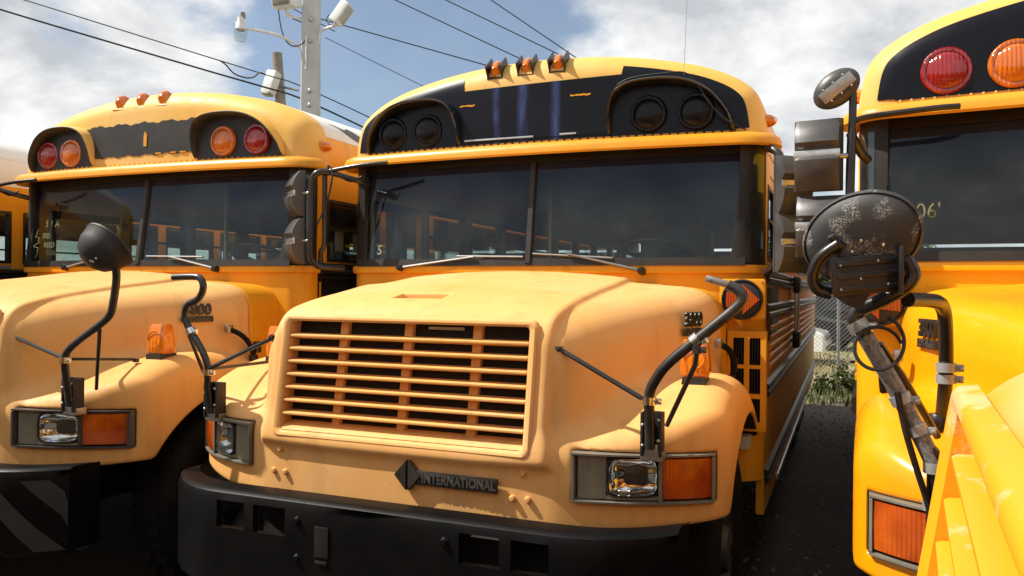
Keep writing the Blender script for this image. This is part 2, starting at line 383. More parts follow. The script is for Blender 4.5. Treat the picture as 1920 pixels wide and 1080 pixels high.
def put(name, me, mat, parent=None, loc=None, rot=None, **props):
    """link one mesh object; the material sits on the object so that alike pieces share mesh data"""
    if isinstance(me, MB): me = me.mesh(name)
    if not me.materials: me.materials.append(MATS[mat])
    o = bpy.data.objects.new(name, me); COL.objects.link(o)
    o.material_slots[0].link = 'OBJECT'; o.material_slots[0].material = MATS[mat]
    if parent: o.parent = parent
    if loc is not None: o.location = loc
    if rot is not None: o.rotation_euler = rot
    for k, v in props.items(): o[k] = v
    return o
def shared(key, fn):
    if key not in CACHE:
        me = fn(); CACHE[key] = me.mesh(key) if isinstance(me, MB) else me
    return CACHE[key]
def thing(name, label, cat, loc=(0, 0, 0), rot=0, group=None):
    o = bpy.data.objects.new(name, None); COL.objects.link(o); o.location = loc; o.rotation_euler = (0, 0, rot)
    o.empty_display_size = .3; o['label'] = label; o['category'] = cat
    if group: o['group'] = group
    return o
def tag(o, label, cat, group=None):
    o['label'] = label; o['category'] = cat
    if group: o['group'] = group
    return o
def smooth_path(pts, sub=6):
    P = [Vector(p) for p in pts]; out = []
    for i in range(len(P)-1):
        a = P[max(i-1, 0)]; b = P[i]; c = P[i+1]; d = P[min(i+2, len(P)-1)]
        for k in range(sub):
            t = k/sub; out.append(.5*((2*b)+(c-a)*t+(2*a-5*b+4*c-d)*t*t+(3*b-a-3*c+d)*t**3))
    out.append(P[-1]); return out
def text_mesh(txt, size, extrude, key, squeeze=1.0, bold=.0):
    def mk():
        cu = bpy.data.curves.new('t', 'FONT'); cu.body = txt; cu.size = size; cu.extrude = extrude; cu.offset = bold
        cu.align_x = 'CENTER'; cu.align_y = 'CENTER'; cu.resolution_u = 3
        o = bpy.data.objects.new('t', cu); COL.objects.link(o)
        dg = bpy.context.evaluated_depsgraph_get(); me = bpy.data.meshes.new_from_object(o.evaluated_get(dg))
        bpy.data.objects.remove(o); me.transform(Matrix.Scale(squeeze, 4, (1, 0, 0)))
        me.materials.clear(); return me
    return shared(key, mk)

# ------------------------------------------------------------------ moulded hood: a field meshed by surface nets
def smax(a, b, k): h = np.maximum(k-np.abs(a-b), 0)/k; return np.maximum(a, b)+h*h*k*.25
def smin(a, b, k): return -smax(-a, -b, k)
def pw(x, xs, ys):
    """smooth interpolation through points"""
    xs = np.array(xs, float); ys = np.array(ys, float); mm = np.gradient(ys, xs)
    i = np.clip(np.searchsorted(xs, x)-1, 0, len(xs)-2); h = xs[i+1]-xs[i]; t = np.clip((x-xs[i])/h, -.5, 1.5)
    return (2*t**3-3*t**2+1)*ys[i]+(t**3-2*t**2+t)*h*mm[i]+(-2*t**3+3*t**2)*ys[i+1]+(t**3-t**2)*h*mm[i+1]
def yfa(x): return .03+.26*(np.abs(x)/1.2)**4           # plan curve of the front fascia
def crest(y): return pw(y, (0, .14, .29, .66, 1.12, 1.5), (1.568, 1.60, 1.637, 1.696, 1.75, 1.80))
def yA(z): return .020+(z-1.075)*.155
AX, AY, AZ, AW, AH = 0, 1.06, .47, .76, .665             # wheel arch ellipse
def f_side(ax, y, z, shrink=0):
    wB = pw(y, (.05, .1, .3, .6, .943, 1.2, 1.6), (.66, .695, .79, .90, 1.028, 1.10, 1.14))-shrink
    zB = crest(y)-.024-.022*np.clip((ax-.66)/.3, 0, 1)-shrink
    wB = wB+.05*np.clip(1.45-z, 0, .3)
    return smax(smax(z-zB, ax-wB, .20), .085-y, .06)
def f_hood(x, y, z):
    ax = np.abs(x)
    zA = crest(y)+.035*(1-np.clip(ax/.64, 0, 1.1)**2)
    A = smax(smax(z-zA, yA(z)-y, .11), ax-.652, .03); A = smax(A, 1.05-z, .02); A = np.maximum(A, y-1.30)
    B = np.maximum(f_side(ax, y, z), y-1.30)
    U = smin(A, B, .014)
    zF = pw(y, (.02, .1, .3, .5, .7, .9, 1.1, 1.3, 1.6), (1.10, 1.135, 1.225, 1.30, 1.335, 1.335, 1.30, 1.23, 1.06))
    zF = zF+.02*(ax-1.1)
    C = smax(z-zF, ax-1.285, .15); C = smax(C, yfa(x)-y, .07); C = smax(C, y-1.60, .02)
    C = smax(C, .80+.03*np.clip((ax-.9)/.35, 0, 1)-z, .02)
    U = smin(U, C, .085)
    g = np.maximum(np.maximum(ax-.565, np.abs(z-1.325)-.235), y-(yA(z)+.075)); U = smax(U, -g, .012)
    hd = np.maximum(np.maximum(np.abs(x+.03)-.118, np.abs(y-.31)-.05), zA-.045-.25*(y-.26)-z); U = smax(U, -hd, .01)
    hl = np.maximum(np.maximum(np.abs(ax-.993)-.247, np.abs(z-1.002+.02*(ax-1))-.095), y-(yfa(x)+.04)); U = smax(U, -hl, .012)
    e = (np.sqrt(((y-AY)/AW)**2+((z-AZ)/AH)**2)-1)*.6
    well = np.maximum(e, .74-ax); U = smax(U, -well, .018)
    inner = np.maximum(np.maximum(np.maximum(ax-.55, z-1.02), .2-y), y-1.25); U = np.maximum(U, -inner)
    return U
def surface_nets(fn, lo, hi, h):
    ax = [np.arange(lo[i], hi[i]+h, h) for i in range(3)]
    F = np.empty((len(ax[0]), len(ax[1]), len(ax[2])), np.float32)
    Y, Z = np.meshgrid(ax[1], ax[2], indexing='ij')
    for i0 in range(0, len(ax[0]), 16):
        xs = ax[0][i0:i0+16]
        F[i0:i0+16] = fn(xs[:, None, None]+0*Y[None], Y[None]+0*xs[:, None, None], Z[None]+0*xs[:, None, None])
    s = F < 0
    cs = np.zeros(tuple(d-1 for d in F.shape), np.int8)
    for dx in (0, 1):
        for dy in (0, 1):
            for dz in (0, 1): cs += s[dx:F.shape[0]-1+dx, dy:F.shape[1]-1+dy, dz:F.shape[2]-1+dz]
    idx = np.argwhere((cs > 0) & (cs < 8)); ids = -np.ones(cs.shape, np.int32); ids[tuple(idx.T)] = np.arange(len(idx))
    acc = np.zeros((len(idx), 3)); cnt = np.zeros(len(idx))
    cor = [(a, b, c) for a in (0, 1) for b in (0, 1) for c in (0, 1)]
    for a in cor:
        for k in range(3):
            if a[k]: continue
            b = list(a); b[k] = 1
            fa = F[tuple((idx+a).T)]; fb = F[tuple((idx+b).T)]; cr = (fa < 0) != (fb < 0)
            t = np.where(cr, fa/(fa-fb+1e-20), 0); p = idx+np.array(a, float); p[:, k] += t
            acc[cr] += p[cr]; cnt[cr] += 1
    V = np.array(lo)+acc/cnt[:, None]*h
    quads = []
    for k in range(3):
        a = [slice(None)]*3; b = [slice(None)]*3; a[k] = slice(0, -1); b[k] = slice(1, None)
        ch = np.argwhere(s[tuple(a)] != s[tuple(b)]); i1, i2 = [(1, 2), (2, 0), (0, 1)][k]
        ch = ch[(ch[:, i1] > 0) & (ch[:, i2] > 0) & (ch[:, i1] < F.shape[i1]-1) & (ch[:, i2] < F.shape[i2]-1)]
        def cell(d1, d2):
            q = ch.copy(); q[:, i1] -= d1; q[:, i2] -= d2; return ids[tuple(q.T)]
        q = np.stack([cell(1, 1), cell(0, 1), cell(0, 0), cell(1, 0)], 1)
        fl = s[tuple(ch.T)]; q[~fl] = q[~fl][:, ::-1]; quads.append(q)
    Q = np.concatenate(quads); Q = Q[(Q >= 0).all(1)]
    e = h*.25
    for _ in range(2):
        f0 = fn(V[:, 0], V[:, 1], V[:, 2]); G = np.zeros_like(V)
        for k in range(3):
            d = np.zeros(3); d[k] = e; G[:, k] = (fn(*(V+d).T)-fn(*(V-d).T))/(2*e)
        st = (f0/np.maximum((G**2).sum(1), .15))[:, None]*G; ln = np.linalg.norm(st, axis=1, keepdims=True)
        V -= st*np.minimum(1, h*.5/np.maximum(ln, 1e-9))
    return V, Q
def net_mesh(name, V, Q, well=None):
    me = bpy.data.meshes.new(name)
    me.vertices.add(len(V)); me.vertices.foreach_set('co', V.astype(np.float32).ravel())
    me.loops.add(len(Q)*4); me.loops.foreach_set('vertex_index', Q.astype(np.int32).ravel())
    me.polygons.add(len(Q)); me.polygons.foreach_set('loop_start', np.arange(0, len(Q)*4, 4, dtype=np.int32))
    try: me.polygons.foreach_set('loop_total', np.full(len(Q), 4, np.int32))
    except Exception: pass
    me.update(calc_edges=True); me.polygons.foreach_set('use_smooth', np.ones(len(Q), bool))
    if well is not None:
        c = V[Q].mean(1); me.polygons.foreach_set('material_index', well(c).astype(np.int32))
    me.validate(); me.update(); return me
def hood_mesh():
    V, Q = surface_nets(f_hood, (-1.33, -.08, .76), (1.33, 1.66, 1.90), HRES)
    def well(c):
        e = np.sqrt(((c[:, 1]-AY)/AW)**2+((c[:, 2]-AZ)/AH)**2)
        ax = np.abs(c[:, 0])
        inwell = (e < 1.012) & (ax > .70) & (ax < 1.265)  # hood-coloured arch interior; its shade is put in as dark faces
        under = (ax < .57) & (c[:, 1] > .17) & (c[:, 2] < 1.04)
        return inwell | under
    me = net_mesh('hood', V, Q, well); return me
HRES = .0105
def cowl_mesh():
    def f(x, y, z):
        u = np.maximum(f_side(np.abs(x), np.minimum(y, 1.32), z, .006), 1.312-y); u = np.maximum(u, y-1.60)
        return np.maximum(u, .95-z)
    V, Q = surface_nets(f, (-1.25, 1.27, .93), (1.25, 1.64, 1.86), .018); return net_mesh('cowl', V, Q)

# ------------------------------------------------------------------ bus body geometry (shared by every bus)
BW, BEND = 1.29, 9.4
def yF(x): return 1.53+.07*(x/1.2)**2
CR = .15
HP = [(1.29, 2.50), (1.29, 2.60), (1.262, 2.74), (1.20, 2.83), (1.08, 2.905), (.9, 2.968), (.6, 3.028), (.3, 3.06), (0, 3.07)]
def roof_profile(n=6):
    half = smooth_path([(x, 0, z) for x, z in HP], n); half = [(p.x, p.z) for p in half]
    return [(-x, z) for x, z in half]+[(x, z) for x, z in half[::-1][1:]]
RP = roof_profile()
def offset_profile(d):
    out = []; n = len(RP)
    for i, (x, z) in enumerate(RP):
        a = Vector(RP[max(i-1, 0)]); b = Vector(RP[min(i+1, n-1)]); t = (b-a).normalized(); nr = Vector((-t.y, t.x))
        out.append((x+nr.x*d, z+nr.y*d))
    return out
def front_path(zr=0, ext=1.95):
    """plan curve round the front of the body: x, y, outward normal"""
    pts = []
    c = BW-CR
    for i in range(5): pts.append((-BW, ext+(yF(c)+CR-ext)*i/4, -1, 0))
    for i in range(1, 9):
        a = math.pi/2*i/8; pts.append((-c-CR*math.cos(a), yF(c)+CR-CR*math.sin(a), -math.cos(a), -math.sin(a)))
    for i in range(1, 24):
        x = -c+2*c*i/24; g = 2*.07*x/1.44; l = math.hypot(g, 1); pts.append((x, yF(x), g/l, -1/l))
    return pts+[(-x, y, -nx, ny) for x, y, nx, ny in pts[12::-1]]
def sweep(prof, ext=1.95, taper=True, lo=0, hi=None):
    """prof: (outward offset, z) ring swept round the front"""
    P = front_path(ext=ext)[lo:hi]; n = len(P); rows = []
    for i, (x, y, nx, ny) in enumerate(P):
        k = min(1, (min(i, n-1-i)+.6)/5) if taper else 1
        rows.append([(x+nx*o*k, y+ny*o*k, z) for o, z in prof])
    return MB().grid(rows, True)
def cap_mesh():
    b = MB(); rows = []
    rows.append([(x, 1.85, z) for x, z in RP])
    for k in range(0, 9):
        a = math.pi/2*k/8; off = CR*(1-math.cos(a)); pr = offset_profile(-off) if off else RP
        rows.append([(x, yF(min(abs(x), BW-CR))+CR*(1-math.sin(a)), max(z, 2.50)) for x, z in pr])
    b.grid([r[::1] for r in rows])
    last = rows[-1]; n = len(last)
    lowrow = [(x, y, 2.50) for x, y, z in last]; midrow = [(x, y, 2.50+(z-2.50)*.5) for x, y, z in last]
    b.grid([last, midrow, lowrow]); return b
ZW = 2.715
def roof_mesh():
    pr = [(x, z) for x, z in RP if z >= ZW]
    b = MB(); b.grid([[(x, y, z) for x, z in pr] for y in np.linspace(1.8505, BEND-.2, 10)]+[[(x*.98, BEND-.06, z-.03) for x, z in pr], [(x*.93, BEND, z-.10) for x, z in pr]]); return b
def roof_side_mesh():
    b = MB(); k0 = max(i for i, (x, z) in enumerate(RP) if z < ZW and x < 0)+2; pr = RP[:k0]
    for sg in (1, -1):
        b.grid([[(sg*x, y, z-.0015) for x, z in pr] for y in np.linspace(1.8505, BEND-.2, 6)]+[[(sg*x*.98, BEND-.06, z-.03) for x, z in pr], [(sg*x*.93, BEND, z-.10) for x, z in pr]])
    e = [(x*.93, BEND, z-.10) for x, z in RP]; b.grid([e, [(x, y, 2.38) for x, y, z in e]]); return b
def ceiling_mesh():
    pr = offset_profile(-.05); return MB().grid([[(x, y, max(z, 2.34)) for x, z in pr] for y in (1.72, 5, BEND-.08)])
WZ0, WZ1 = 1.88, 2.30
def lining_mesh():
    b = MB(); x = BW-.043
    b.box((x, (2.62+BEND)/2, 1.42), (.004, BEND-2.62, .90)); b.box((x, (1.9+BEND)/2, 2.36), (.004, BEND-1.9, .12))
    prev = 1.80
    for i in range(11):
        a = 1.84+i*.75 if i < 10 else BEND-.05
        if a-prev > .02: b.box((x, (prev+a)/2, 2.09), (.004, a-prev, .42))
        prev = a+.65
    return b
WIN = [(1.84+i*.75, 1.84+i*.75+.65) for i in range(10)]
def wall_mesh(door):
    b = MB(); x = BW-.02; t = .04
    y0 = 1.735
    if door: b.box((x, (2.62+BEND)/2, 1.19), (t, BEND-2.62, 1.38))
    else: b.box((x, (y0+BEND)/2, 1.19), (t, BEND-y0, 1.38))
    b.box((x, (y0+BEND)/2, 2.40), (t, BEND-y0, .20))
    prev = y0
    for a, c in WIN:
        if not (door and prev == y0): b.box((x, (prev+a)/2, 2.09), (t, a-prev, .42))
        else: b.box((x, (prev+a)/2, 1.45), (t, a-prev, 1.7))
        prev = c
    b.box((x, (prev+BEND)/2, 2.09), (t, BEND-prev, .42)); return b
def win_frame():
    b = MB(); w, h, t = .65, .42, .022
    for z in (-h/2+t/2, h/2-t/2): b.box((0, 0, z), (.05, w-.002, t))
    for y in (-w/2+t/2, w/2-t/2): b.box((0, y, 0), (.05, t, h-2*t))
    b.box((.004, 0, .015), (.05, w-2*t, .018)); return b
def win_pane():
    return MB().box((0, 0, 0), (.006, .606, .376))
def front_strip(z0, z1, off, nz=4, lo=0, hi=None, ext=1.95, th=.02):
    P = front_path(ext=ext)[lo:hi]; b = MB()
    rows = [[(x+nx*off, y+ny*off, z0+(z1-z0)*k/nz) for k in range(nz+1)]+[(x+nx*(off-th), y+ny*(off-th), z1+(z0-z1)*k/nz) for k in range(nz+1)] for x, y, nx, ny in P]
    b.grid(rows, True); n = len(rows[0]); o = len(b.v)
    b.f += [tuple(range(n)), tuple(range(o-n, o))]; return b
def ws_pt(x, z, off=0):
    return (x, yF(x)-.015+(z-1.88)/.59*.085-off, z)
def ws_pane(sgn):
    rows = []
    for i in range(13):
        t = i/12; row = []
        for k in range(5):
            z = 1.88+.585*k/4; xo = 1.135+.06*k/4; row.append(ws_pt(sgn*(.022+(xo-.022)*t), z))
        rows.append(row)
    return MB().grid(rows)
def ws_frame():
    b = MB(); n = 24
    for z0, z1 in ((1.845, 1.888), (2.452, 2.52)):
        rows = []
        for i in range(n+1):
            x = -1.2+2.4*i/n
            rows.append([ws_pt(x, z0, .012), ws_pt(x, z1, .012), ws_pt(x, z1, -.03), ws_pt(x, z0, -.03)])
        b.grid(rows, True); b.f += [tuple(len(b.v)-4+i for i in range(4)), tuple(len(b.v)-4*(n+1)+i for i in range(4))]
    for s in (-1, 1):
        rows = []
        for k in range(5):
            z = 1.86+.62*k/4; xi = 1.125+.06*k/4
            rows.append([ws_pt(s*xi, z, .010), ws_pt(s*(xi+.045), z, .012), ws_pt(s*1.225, z, -.01), ws_pt(s*1.225, z, -.05), ws_pt(s*xi, z, -.03)])
        b.grid(rows, True)
    return b
def ws_divider():
    b = MB(); rows = []
    for k in range(5):
        z = 1.86+.60*k/4; rows.append([ws_pt(-.022, z, .006), ws_pt(-.014, z, .022), ws_pt(.014, z, .022), ws_pt(.022, z, .006), ws_pt(.022, z, -.03), ws_pt(-.022, z, -.03)])
    return b.grid(rows, True)
def lamp_hood(sgn, lining=False):
    """eyebrow shroud arching over a pair of warning lamps"""
    arch = smooth_path([(.47, 0, 2.575), (.475, 0, 2.70), (.52, 0, 2.795), (.63, 0, 2.838), (.85, 0, 2.835), (1.0, 0, 2.775), (1.10, 0, 2.66), (1.125, 0, 2.565)], 6)
    b = MB(); n = len(arch); rows = []
    for i, p in enumerate(arch):
        t = i/(n-1); d = .10*max(.12, math.sin(math.pi*min(1, max(0, t*.98+.01)))**.6); x = p.x; z = p.z
        cx, cz = .80, 2.62; nx, nz = x-cx, z-cz; l = math.hypot(nx, nz); nx /= l; nz /= l
        y0 = yF(x); X = lambda q: sgn*q
        rows.append([(X(x+nx*.022), y0+.0, z+nz*.022), (X(x+nx*.02), y0-d*.5, z+nz*.024), (X(x+nx*.010), y0-d, z+nz*.013)] if not lining else
                    [(X(x+nx*.010), y0-d, z+nz*.013), (X(x+nx*.005), y0-d-.006, z+nz*.007), (X(x-nx*.004), y0-d, z), (X(x-nx*.012), y0-d*.5, z-nz*.010), (X(x-nx*.016), y0+.0, z-nz*.012)])
    return b.grid(rows)
def lamp_plate(sgn):
    arch = smooth_path([(.475, 0, 2.562), (.48, 0, 2.70), (.525, 0, 2.79), (.63, 0, 2.832), (.85, 0, 2.828), (.995, 0, 2.77), (1.09, 0, 2.66), (1.115, 0, 2.562)], 5)
    b = MB(); b.grid([[(sgn*p.x, yF(p.x)-.006, p.z) for p in arch], [(sgn*p.x, yF(p.x)-.006, 2.562) for p in arch]]); return b
def lamp_lens():
    b = MB(); b.lathe([(.0, -.034), (.03, -.033), (.06, -.026), (.078, -.014), (.084, -.008)], (0, 0, 0), 'y', 28); return b
def lamp_ring():
    b = MB(); b.lathe([(.080, -.006), (.083, -.014), (.095, -.014), (.102, -.006), (.103, .01)], (0, 0, 0), 'y', 28)
    for k in range(6):
        a = k*math.pi/3+.3; b.ball((.091*math.cos(a), -.015, .091*math.sin(a)), .005, 6, 4)
    return b
def clearance():
    b = MB()  # tear-drop amber lens, nose down the roof
    rows = []
    for t, w, h in ((0, .012, .012), (.15, .030, .045), (.45, .036, .058), (.8, .030, .050), (1, .018, .022)):
        y = -.045+.10*t; rows.append([(w*math.cos(a), y, max(0, h*math.sin(a))) for a in np.linspace(0, math.pi, 9)])
    b.grid(rows); b.f += [tuple(range(9)), tuple(range(36, 45))]; return b
def clearance_base():
    b = MB()
    for s in (-1, 1): b.prism([(-.06, -.025), (.055, -.03), (.055, .055), (-.045, .062)], lambda y, z: (s*.036, y, z), lambda y, z: (s*.043, y, z))
    b.box((0, .0, -.012), (.086, .12, .03)); return b
def bezel_strip(s, x0, x1, z0, z1, off, n=8, th=.012, tilt=-.02):
    """thin curved plate standing off the fascia"""
    b = MB(); rows = []
    for i in range(n+1):
        x = x0+(x1-x0)*i/n; y = float(yfa(x))+off; dz = tilt*(x-1)
        rows.append([(s*x, y, z0+dz), (s*x, y-th*.4, z0+dz+.002), (s*x, y-th*.4, z1+dz-.002), (s*x, y, z1+dz), (s*x, y+th, z1+dz), (s*x, y+th, z0+dz)])
    b.grid(rows, True); k = 6; o = len(b.v); b.f += [tuple(range(k)), tuple(range(o-k, o))]; return b
def bezel_ring(s):
    b = MB()
    for a, c, d, e in ((.750, 1.238, 1.084, 1.095), (.750, 1.238, .908, .919), (.750, .760, .919, 1.084), (1.229, 1.238, .919, 1.084), (1.054, 1.066, .919, 1.084)):
        q = bezel_strip(s, a, c, d, e, -.012 if c-a < .3 else -.013, 10, .03); b.add(q.v, q.f)
    return b
def ribbed(s):
    b = MB()
    q = bezel_strip(s, .768, .87, .923, 1.081, .006, 4); b.add(q.v, q.f)
    for i in range(15):
        x = .772+i*.0067; y = float(yfa(x))-.001; b.tube([(s*x, y, .926), (s*x, y, 1.079)], .0026, 6)
    q = bezel_strip(s, .872, 1.05, .922, .938, .0, 4); b.add(q.v, q.f)
    return b
def beam_cup(s):
    b = MB(); rows = []
    for t, d in ((1, -.012), (.97, .006), (.85, .022), (.6, .032), (.3, .036), (.02, .037)):
        row = []
        for k in range(28):
            a = 2*math.pi*k/28; c, q = math.cos(a), math.sin(a); e = .45
            cx = math.copysign(abs(c)**e, c)*.082*t; cz = math.copysign(abs(q)**e, q)*.069*t
            x = .965+cx; row.append((s*x, float(yfa(.965+cx))+d, 1.009+cz))
        rows.append(row)
    b.grid(rows, True); b.f.append(tuple(range(len(b.v)-28, len(b.v))))
    return b
def beam_lens(s):
    b = MB(); rows = []
    for t, d in ((1.03, -.004), (1.0, -.016), (.6, -.021), (.03, -.022)):
        row = []
        for k in range(28):
            a = 2*math.pi*k/28; c, q = math.cos(a), math.sin(a); e = .45
            cx = math.copysign(abs(c)**e, c)*.084*t; cz = math.copysign(abs(q)**e, q)*.071*t
            row.append((s*(.965+cx), float(yfa(.965+cx))+d, 1.009+cz))
        rows.append(row)
    b.grid(rows, True); return b
def beam_rim(s):
    b = MB(); rows = []
    for t, d in ((1.02, -.004), (1.05, -.018), (1.10, -.012), (1.12, .004)):
        row = []
        for k in range(28):
            a = 2*math.pi*k/28; c, q = math.cos(a), math.sin(a); e = .4
            cx = math.copysign(abs(c)**e, c)*.083*t; cz = math.copysign(abs(q)**e, q)*.070*t
            row.append((s*(.965+cx), float(yfa(.965+cx))+d, 1.009+cz))
        rows.append(row)
    b.grid(rows, True); return b
def turn_lens(s):
    b = MB(); n = 14; rows = []
    for i in range(n+1):
        x = 1.068+.159*i/n; y = float(yfa(x)); dz = -.02*(x-1); bul = .012*math.sin(math.pi*i/n)**.5
        rows.append([(s*x, y+.01, .920+dz), (s*x, y-.014-bul*.3, .930+dz), (s*x, y-.016-bul, 1.0+dz), (s*x, y-.014-bul*.3, 1.077+dz), (s*x, y+.01, 1.083+dz)])
    b.grid(rows); return b
def grille_bits():
    out = {}
    def slat(i):
        b = MB(); z = 1.158+i*.0555; y = float(yA(z))
        prof = [(y+.004, z-.004), (y-.003, z+.0), (y-.003, z+.006), (y+.003, z+.009), (y+.062, z+.013), (y+.066, z-.014)]
        b.prism(prof, lambda yy, zz: (-.561, yy, zz), lambda yy, zz: (.561, yy, zz)); return b
    out['slat'] = [slat(i) for i in range(8)]
    def bar(x):
        b = MB(); z0, z1 = 1.092, 1.558
        prof = [(x-.019, 0), (x+.019, 0), (x+.023, .02), (x-.023, .02)]
        vs = []
        for z in (z0, z1):
            for xx, d in prof: vs.append((xx, float(yA(z))+.052+d, z))
        b.add(vs, [(0, 1, 2, 3), (7, 6, 5, 4)]+[(i, (i+1) % 4, 4+(i+1) % 4, 4+i) for i in range(4)]); return b
    out['grille_bar'] = [bar(x) for x in (-.318, .0, .318)]
    f = MB()
    def rr(w, h, r, n=6):
        p = []
        for cx, cz, a0 in ((w-r, h-r, 0), (-w+r, h-r, 90), (-w+r, -h+r, 180), (w-r, -h+r, 270)):
            for k in range(n+1): a = R(a0+90*k/n); p.append((cx+r*math.cos(a), 1.325+cz+r*math.sin(a)))
        return p
    rows = []
    for w, h, r, d in ((.600, .263, .03, .010), (.597, .260, .03, -.010), (.590, .253, .028, -.016), (.577, .243, .024, -.015), (.566, .234, .02, -.006), (.564, .233, .018, .03)):
        rows.append([(x, float(yA(z))+d, z) for x, z in rr(w, h, r)])
    f.grid(rows, True)
    # sloping sill below the last slat
    f.prism([(-.004, 1.094), (.0, 1.102), (.068, 1.125), (.07, 1.094)], lambda d, z: (-.562, float(yA(z))+d, z), lambda d, z: (.562, float(yA(z))+d, z))
    out['grille_frame'] = [f]
    c = MB(); c.add([(-.563, float(yA(1.093))+.070, 1.093), (.563, float(yA(1.093))+.070, 1.093), (.563, float(yA(1.557))+.070, 1.557), (-.563, float(yA(1.557))+.070, 1.557)], [(0, 1, 2, 3)])
    out['radiator_core'] = [c]; return out
BX = 1.15
def bumper_mesh():
    """channel bumper with square pass-through holes"""
    xs = sorted({-1.15, -1.10, -1.0, -.9, -.8, -.74, -.595, -.55, -.39, -.2, 0, .2, .39, .55, .595, .70, .74, .8, .9, 1.0, 1.10, 1.15, -.70})
    xs = [x for x in xs]; zs = [.46, .55, .70, .812, .84]
    hole = lambda x, z: .70 < z < .812 and (.595 < abs(x) < .74 or .39 < abs(x) < .55)
    yb = lambda x: -.16+.20*max(0, (abs(x)-.75)/.4)**2.2
    b = MB(); ny = len(xs); nz = len(zs)
    def pt(i, k, back): x = xs[i]; return (x, yb(x)+(.03 if back else 0)+(.012 if zs[k] >= .84 else 0), zs[k])
    for back in (0, 1):
        for i in range(ny-1):
            for k in range(nz-1):
                if hole((xs[i]+xs[i+1])/2, (zs[k]+zs[k+1])/2): continue
                q = [pt(i, k, back), pt(i+1, k, back), pt(i+1, k+1, back), pt(i, k+1, back)]
                b.add(q, [(0, 1, 2, 3)])
    for s in (-1, 1):
        for x0, x1 in ((.595, .74), (.39, .55)):
            r = [(s*x0, .70), (s*x1, .70), (s*x1, .812), (s*x0, .812)]
            b.add([(x, yb(x), z) for x, z in r]+[(x, yb(x)+.03, z) for x, z in r], [(i, (i+1) % 4, 4+(i+1) % 4, 4+i) for i in range(4)])
    # rolled top and return flange, bottom flange
    top = [[(x, yb(x)+.012, .84), (x, yb(x)+.024, .850), (x, yb(x)+.045, .854), (x, yb(x)+.13, .852), (x, yb(x)+.13, .842), (x, yb(x)+.042, .842)] for x in np.linspace(-1.15, 1.15, 41)]
    b.grid(top)
    b.grid([[(x, yb(x), .46), (x, yb(x)+.02, .45), (x, yb(x)+.12, .45)] for x in np.linspace(-1.15, 1.15, 31)])
    for s in (-1, 1):
        e = yb(1.15); b.add([(s*1.15, e, .46), (s*1.15, e, .84), (s*1.155, e+.02, .854), (s*1.16, e+.16, .852), (s*1.16, e+.16, .46)], [(0, 1, 2, 3, 4)])
    return b
def tyre_mesh():
    b = MB(); prof = [(.29, -.10), (.33, -.125), (.42, -.135), (.475, -.12), (.497, -.095), (.50, -.04), (.50, .04), (.497, .095), (.475, .12), (.42, .135), (.33, .125), (.29, .10)]
    b.lathe(prof, (0, 0, 0), 'x', 36)
    for k in range(36):
        a = 2*math.pi*k/36
        for s in (-1, 1): b.box((s*.055, .502*math.cos(a), .502*math.sin(a)), (.07, .012, .05), rot=None)
    return b
def rim_mesh():
    b = MB(); b.lathe([(.295, .10), (.28, .07), (.24, .03), (.20, .05), (.12, .07), (.10, .12), (.03, .13)], (0, 0, 0), 'x', 28)
    for k in range(8): a = k*math.pi/4; b.ball((.075, .155*math.cos(a), .155*math.sin(a)), .016, 6, 4)
    return b
def seat_mesh():
    b = MB(); b.box((0, 0, 1.42), (.95, .09, .62), .04); b.box((0, -.22, 1.16), (.95, .40, .12), .04); b.box((0, -.2, 1.02), (.05, .3, .18)); return b
def steering():
    b = MB(); rows = []
    for i in range(29):
        a = 2*math.pi*i/28; rows.append((.23*math.cos(a), .23*math.sin(a), 0))
    b.tube(rows, .014, 8, False)
    for a in (R(90), R(210), R(330)): b.tube([(0, 0, -.03), (.225*math.cos(a), .225*math.sin(a), 0)], .012, 6)
    b.lathe([(.001, 0), (.04, -.01), (.05, -.04), (.03, -.30)], (0, 0, 0), 'z', 12); return b
def mirror_shell(w, h, d):
    """rectangular mirror head seen from its back: rounded in height, with a flat cut for the clamp band"""
    b = MB(); rows = []
    for t in np.linspace(0, 1, 13):
        z = -h/2+h*t; u = abs(2*t-1); dep = d*(1-u**2.4)*.75+.02
        if .42 < t < .60: dep = d*.62
        rows.append([(-w/2, 0, z), (-w/2+.008, -dep*.85, z), (-w/2+.03, -dep, z), (w/2-.03, -dep, z), (w/2-.008, -dep*.85, z), (w/2, 0, z)])
    b.grid(rows); b.f += [tuple(range(6)), tuple(len(b.v)-6+i for i in range(6))]
    b.box((0, .006, 0), (w+.006, .014, h+.006), .004); return b
def mirror_band(w, h, d):
    b = MB(); b.box((0, -d*.66, .0), (w-.004, .012, .036), .004); b.box((0, -d*.66-.002, -.052), (w-.02, .01, .045), .003)
    for k in (-1, 0, 1): b.ball((k*w*.3, -d*.66-.008, -.052), .006, 6, 4)
    return b
def sideways(sg, pts): return [(sg*x, y, z) for x, y, z in pts]

def bus_text(parent, name, me, mat, loc, rot): return put(name, me, mat, parent, loc, rot)

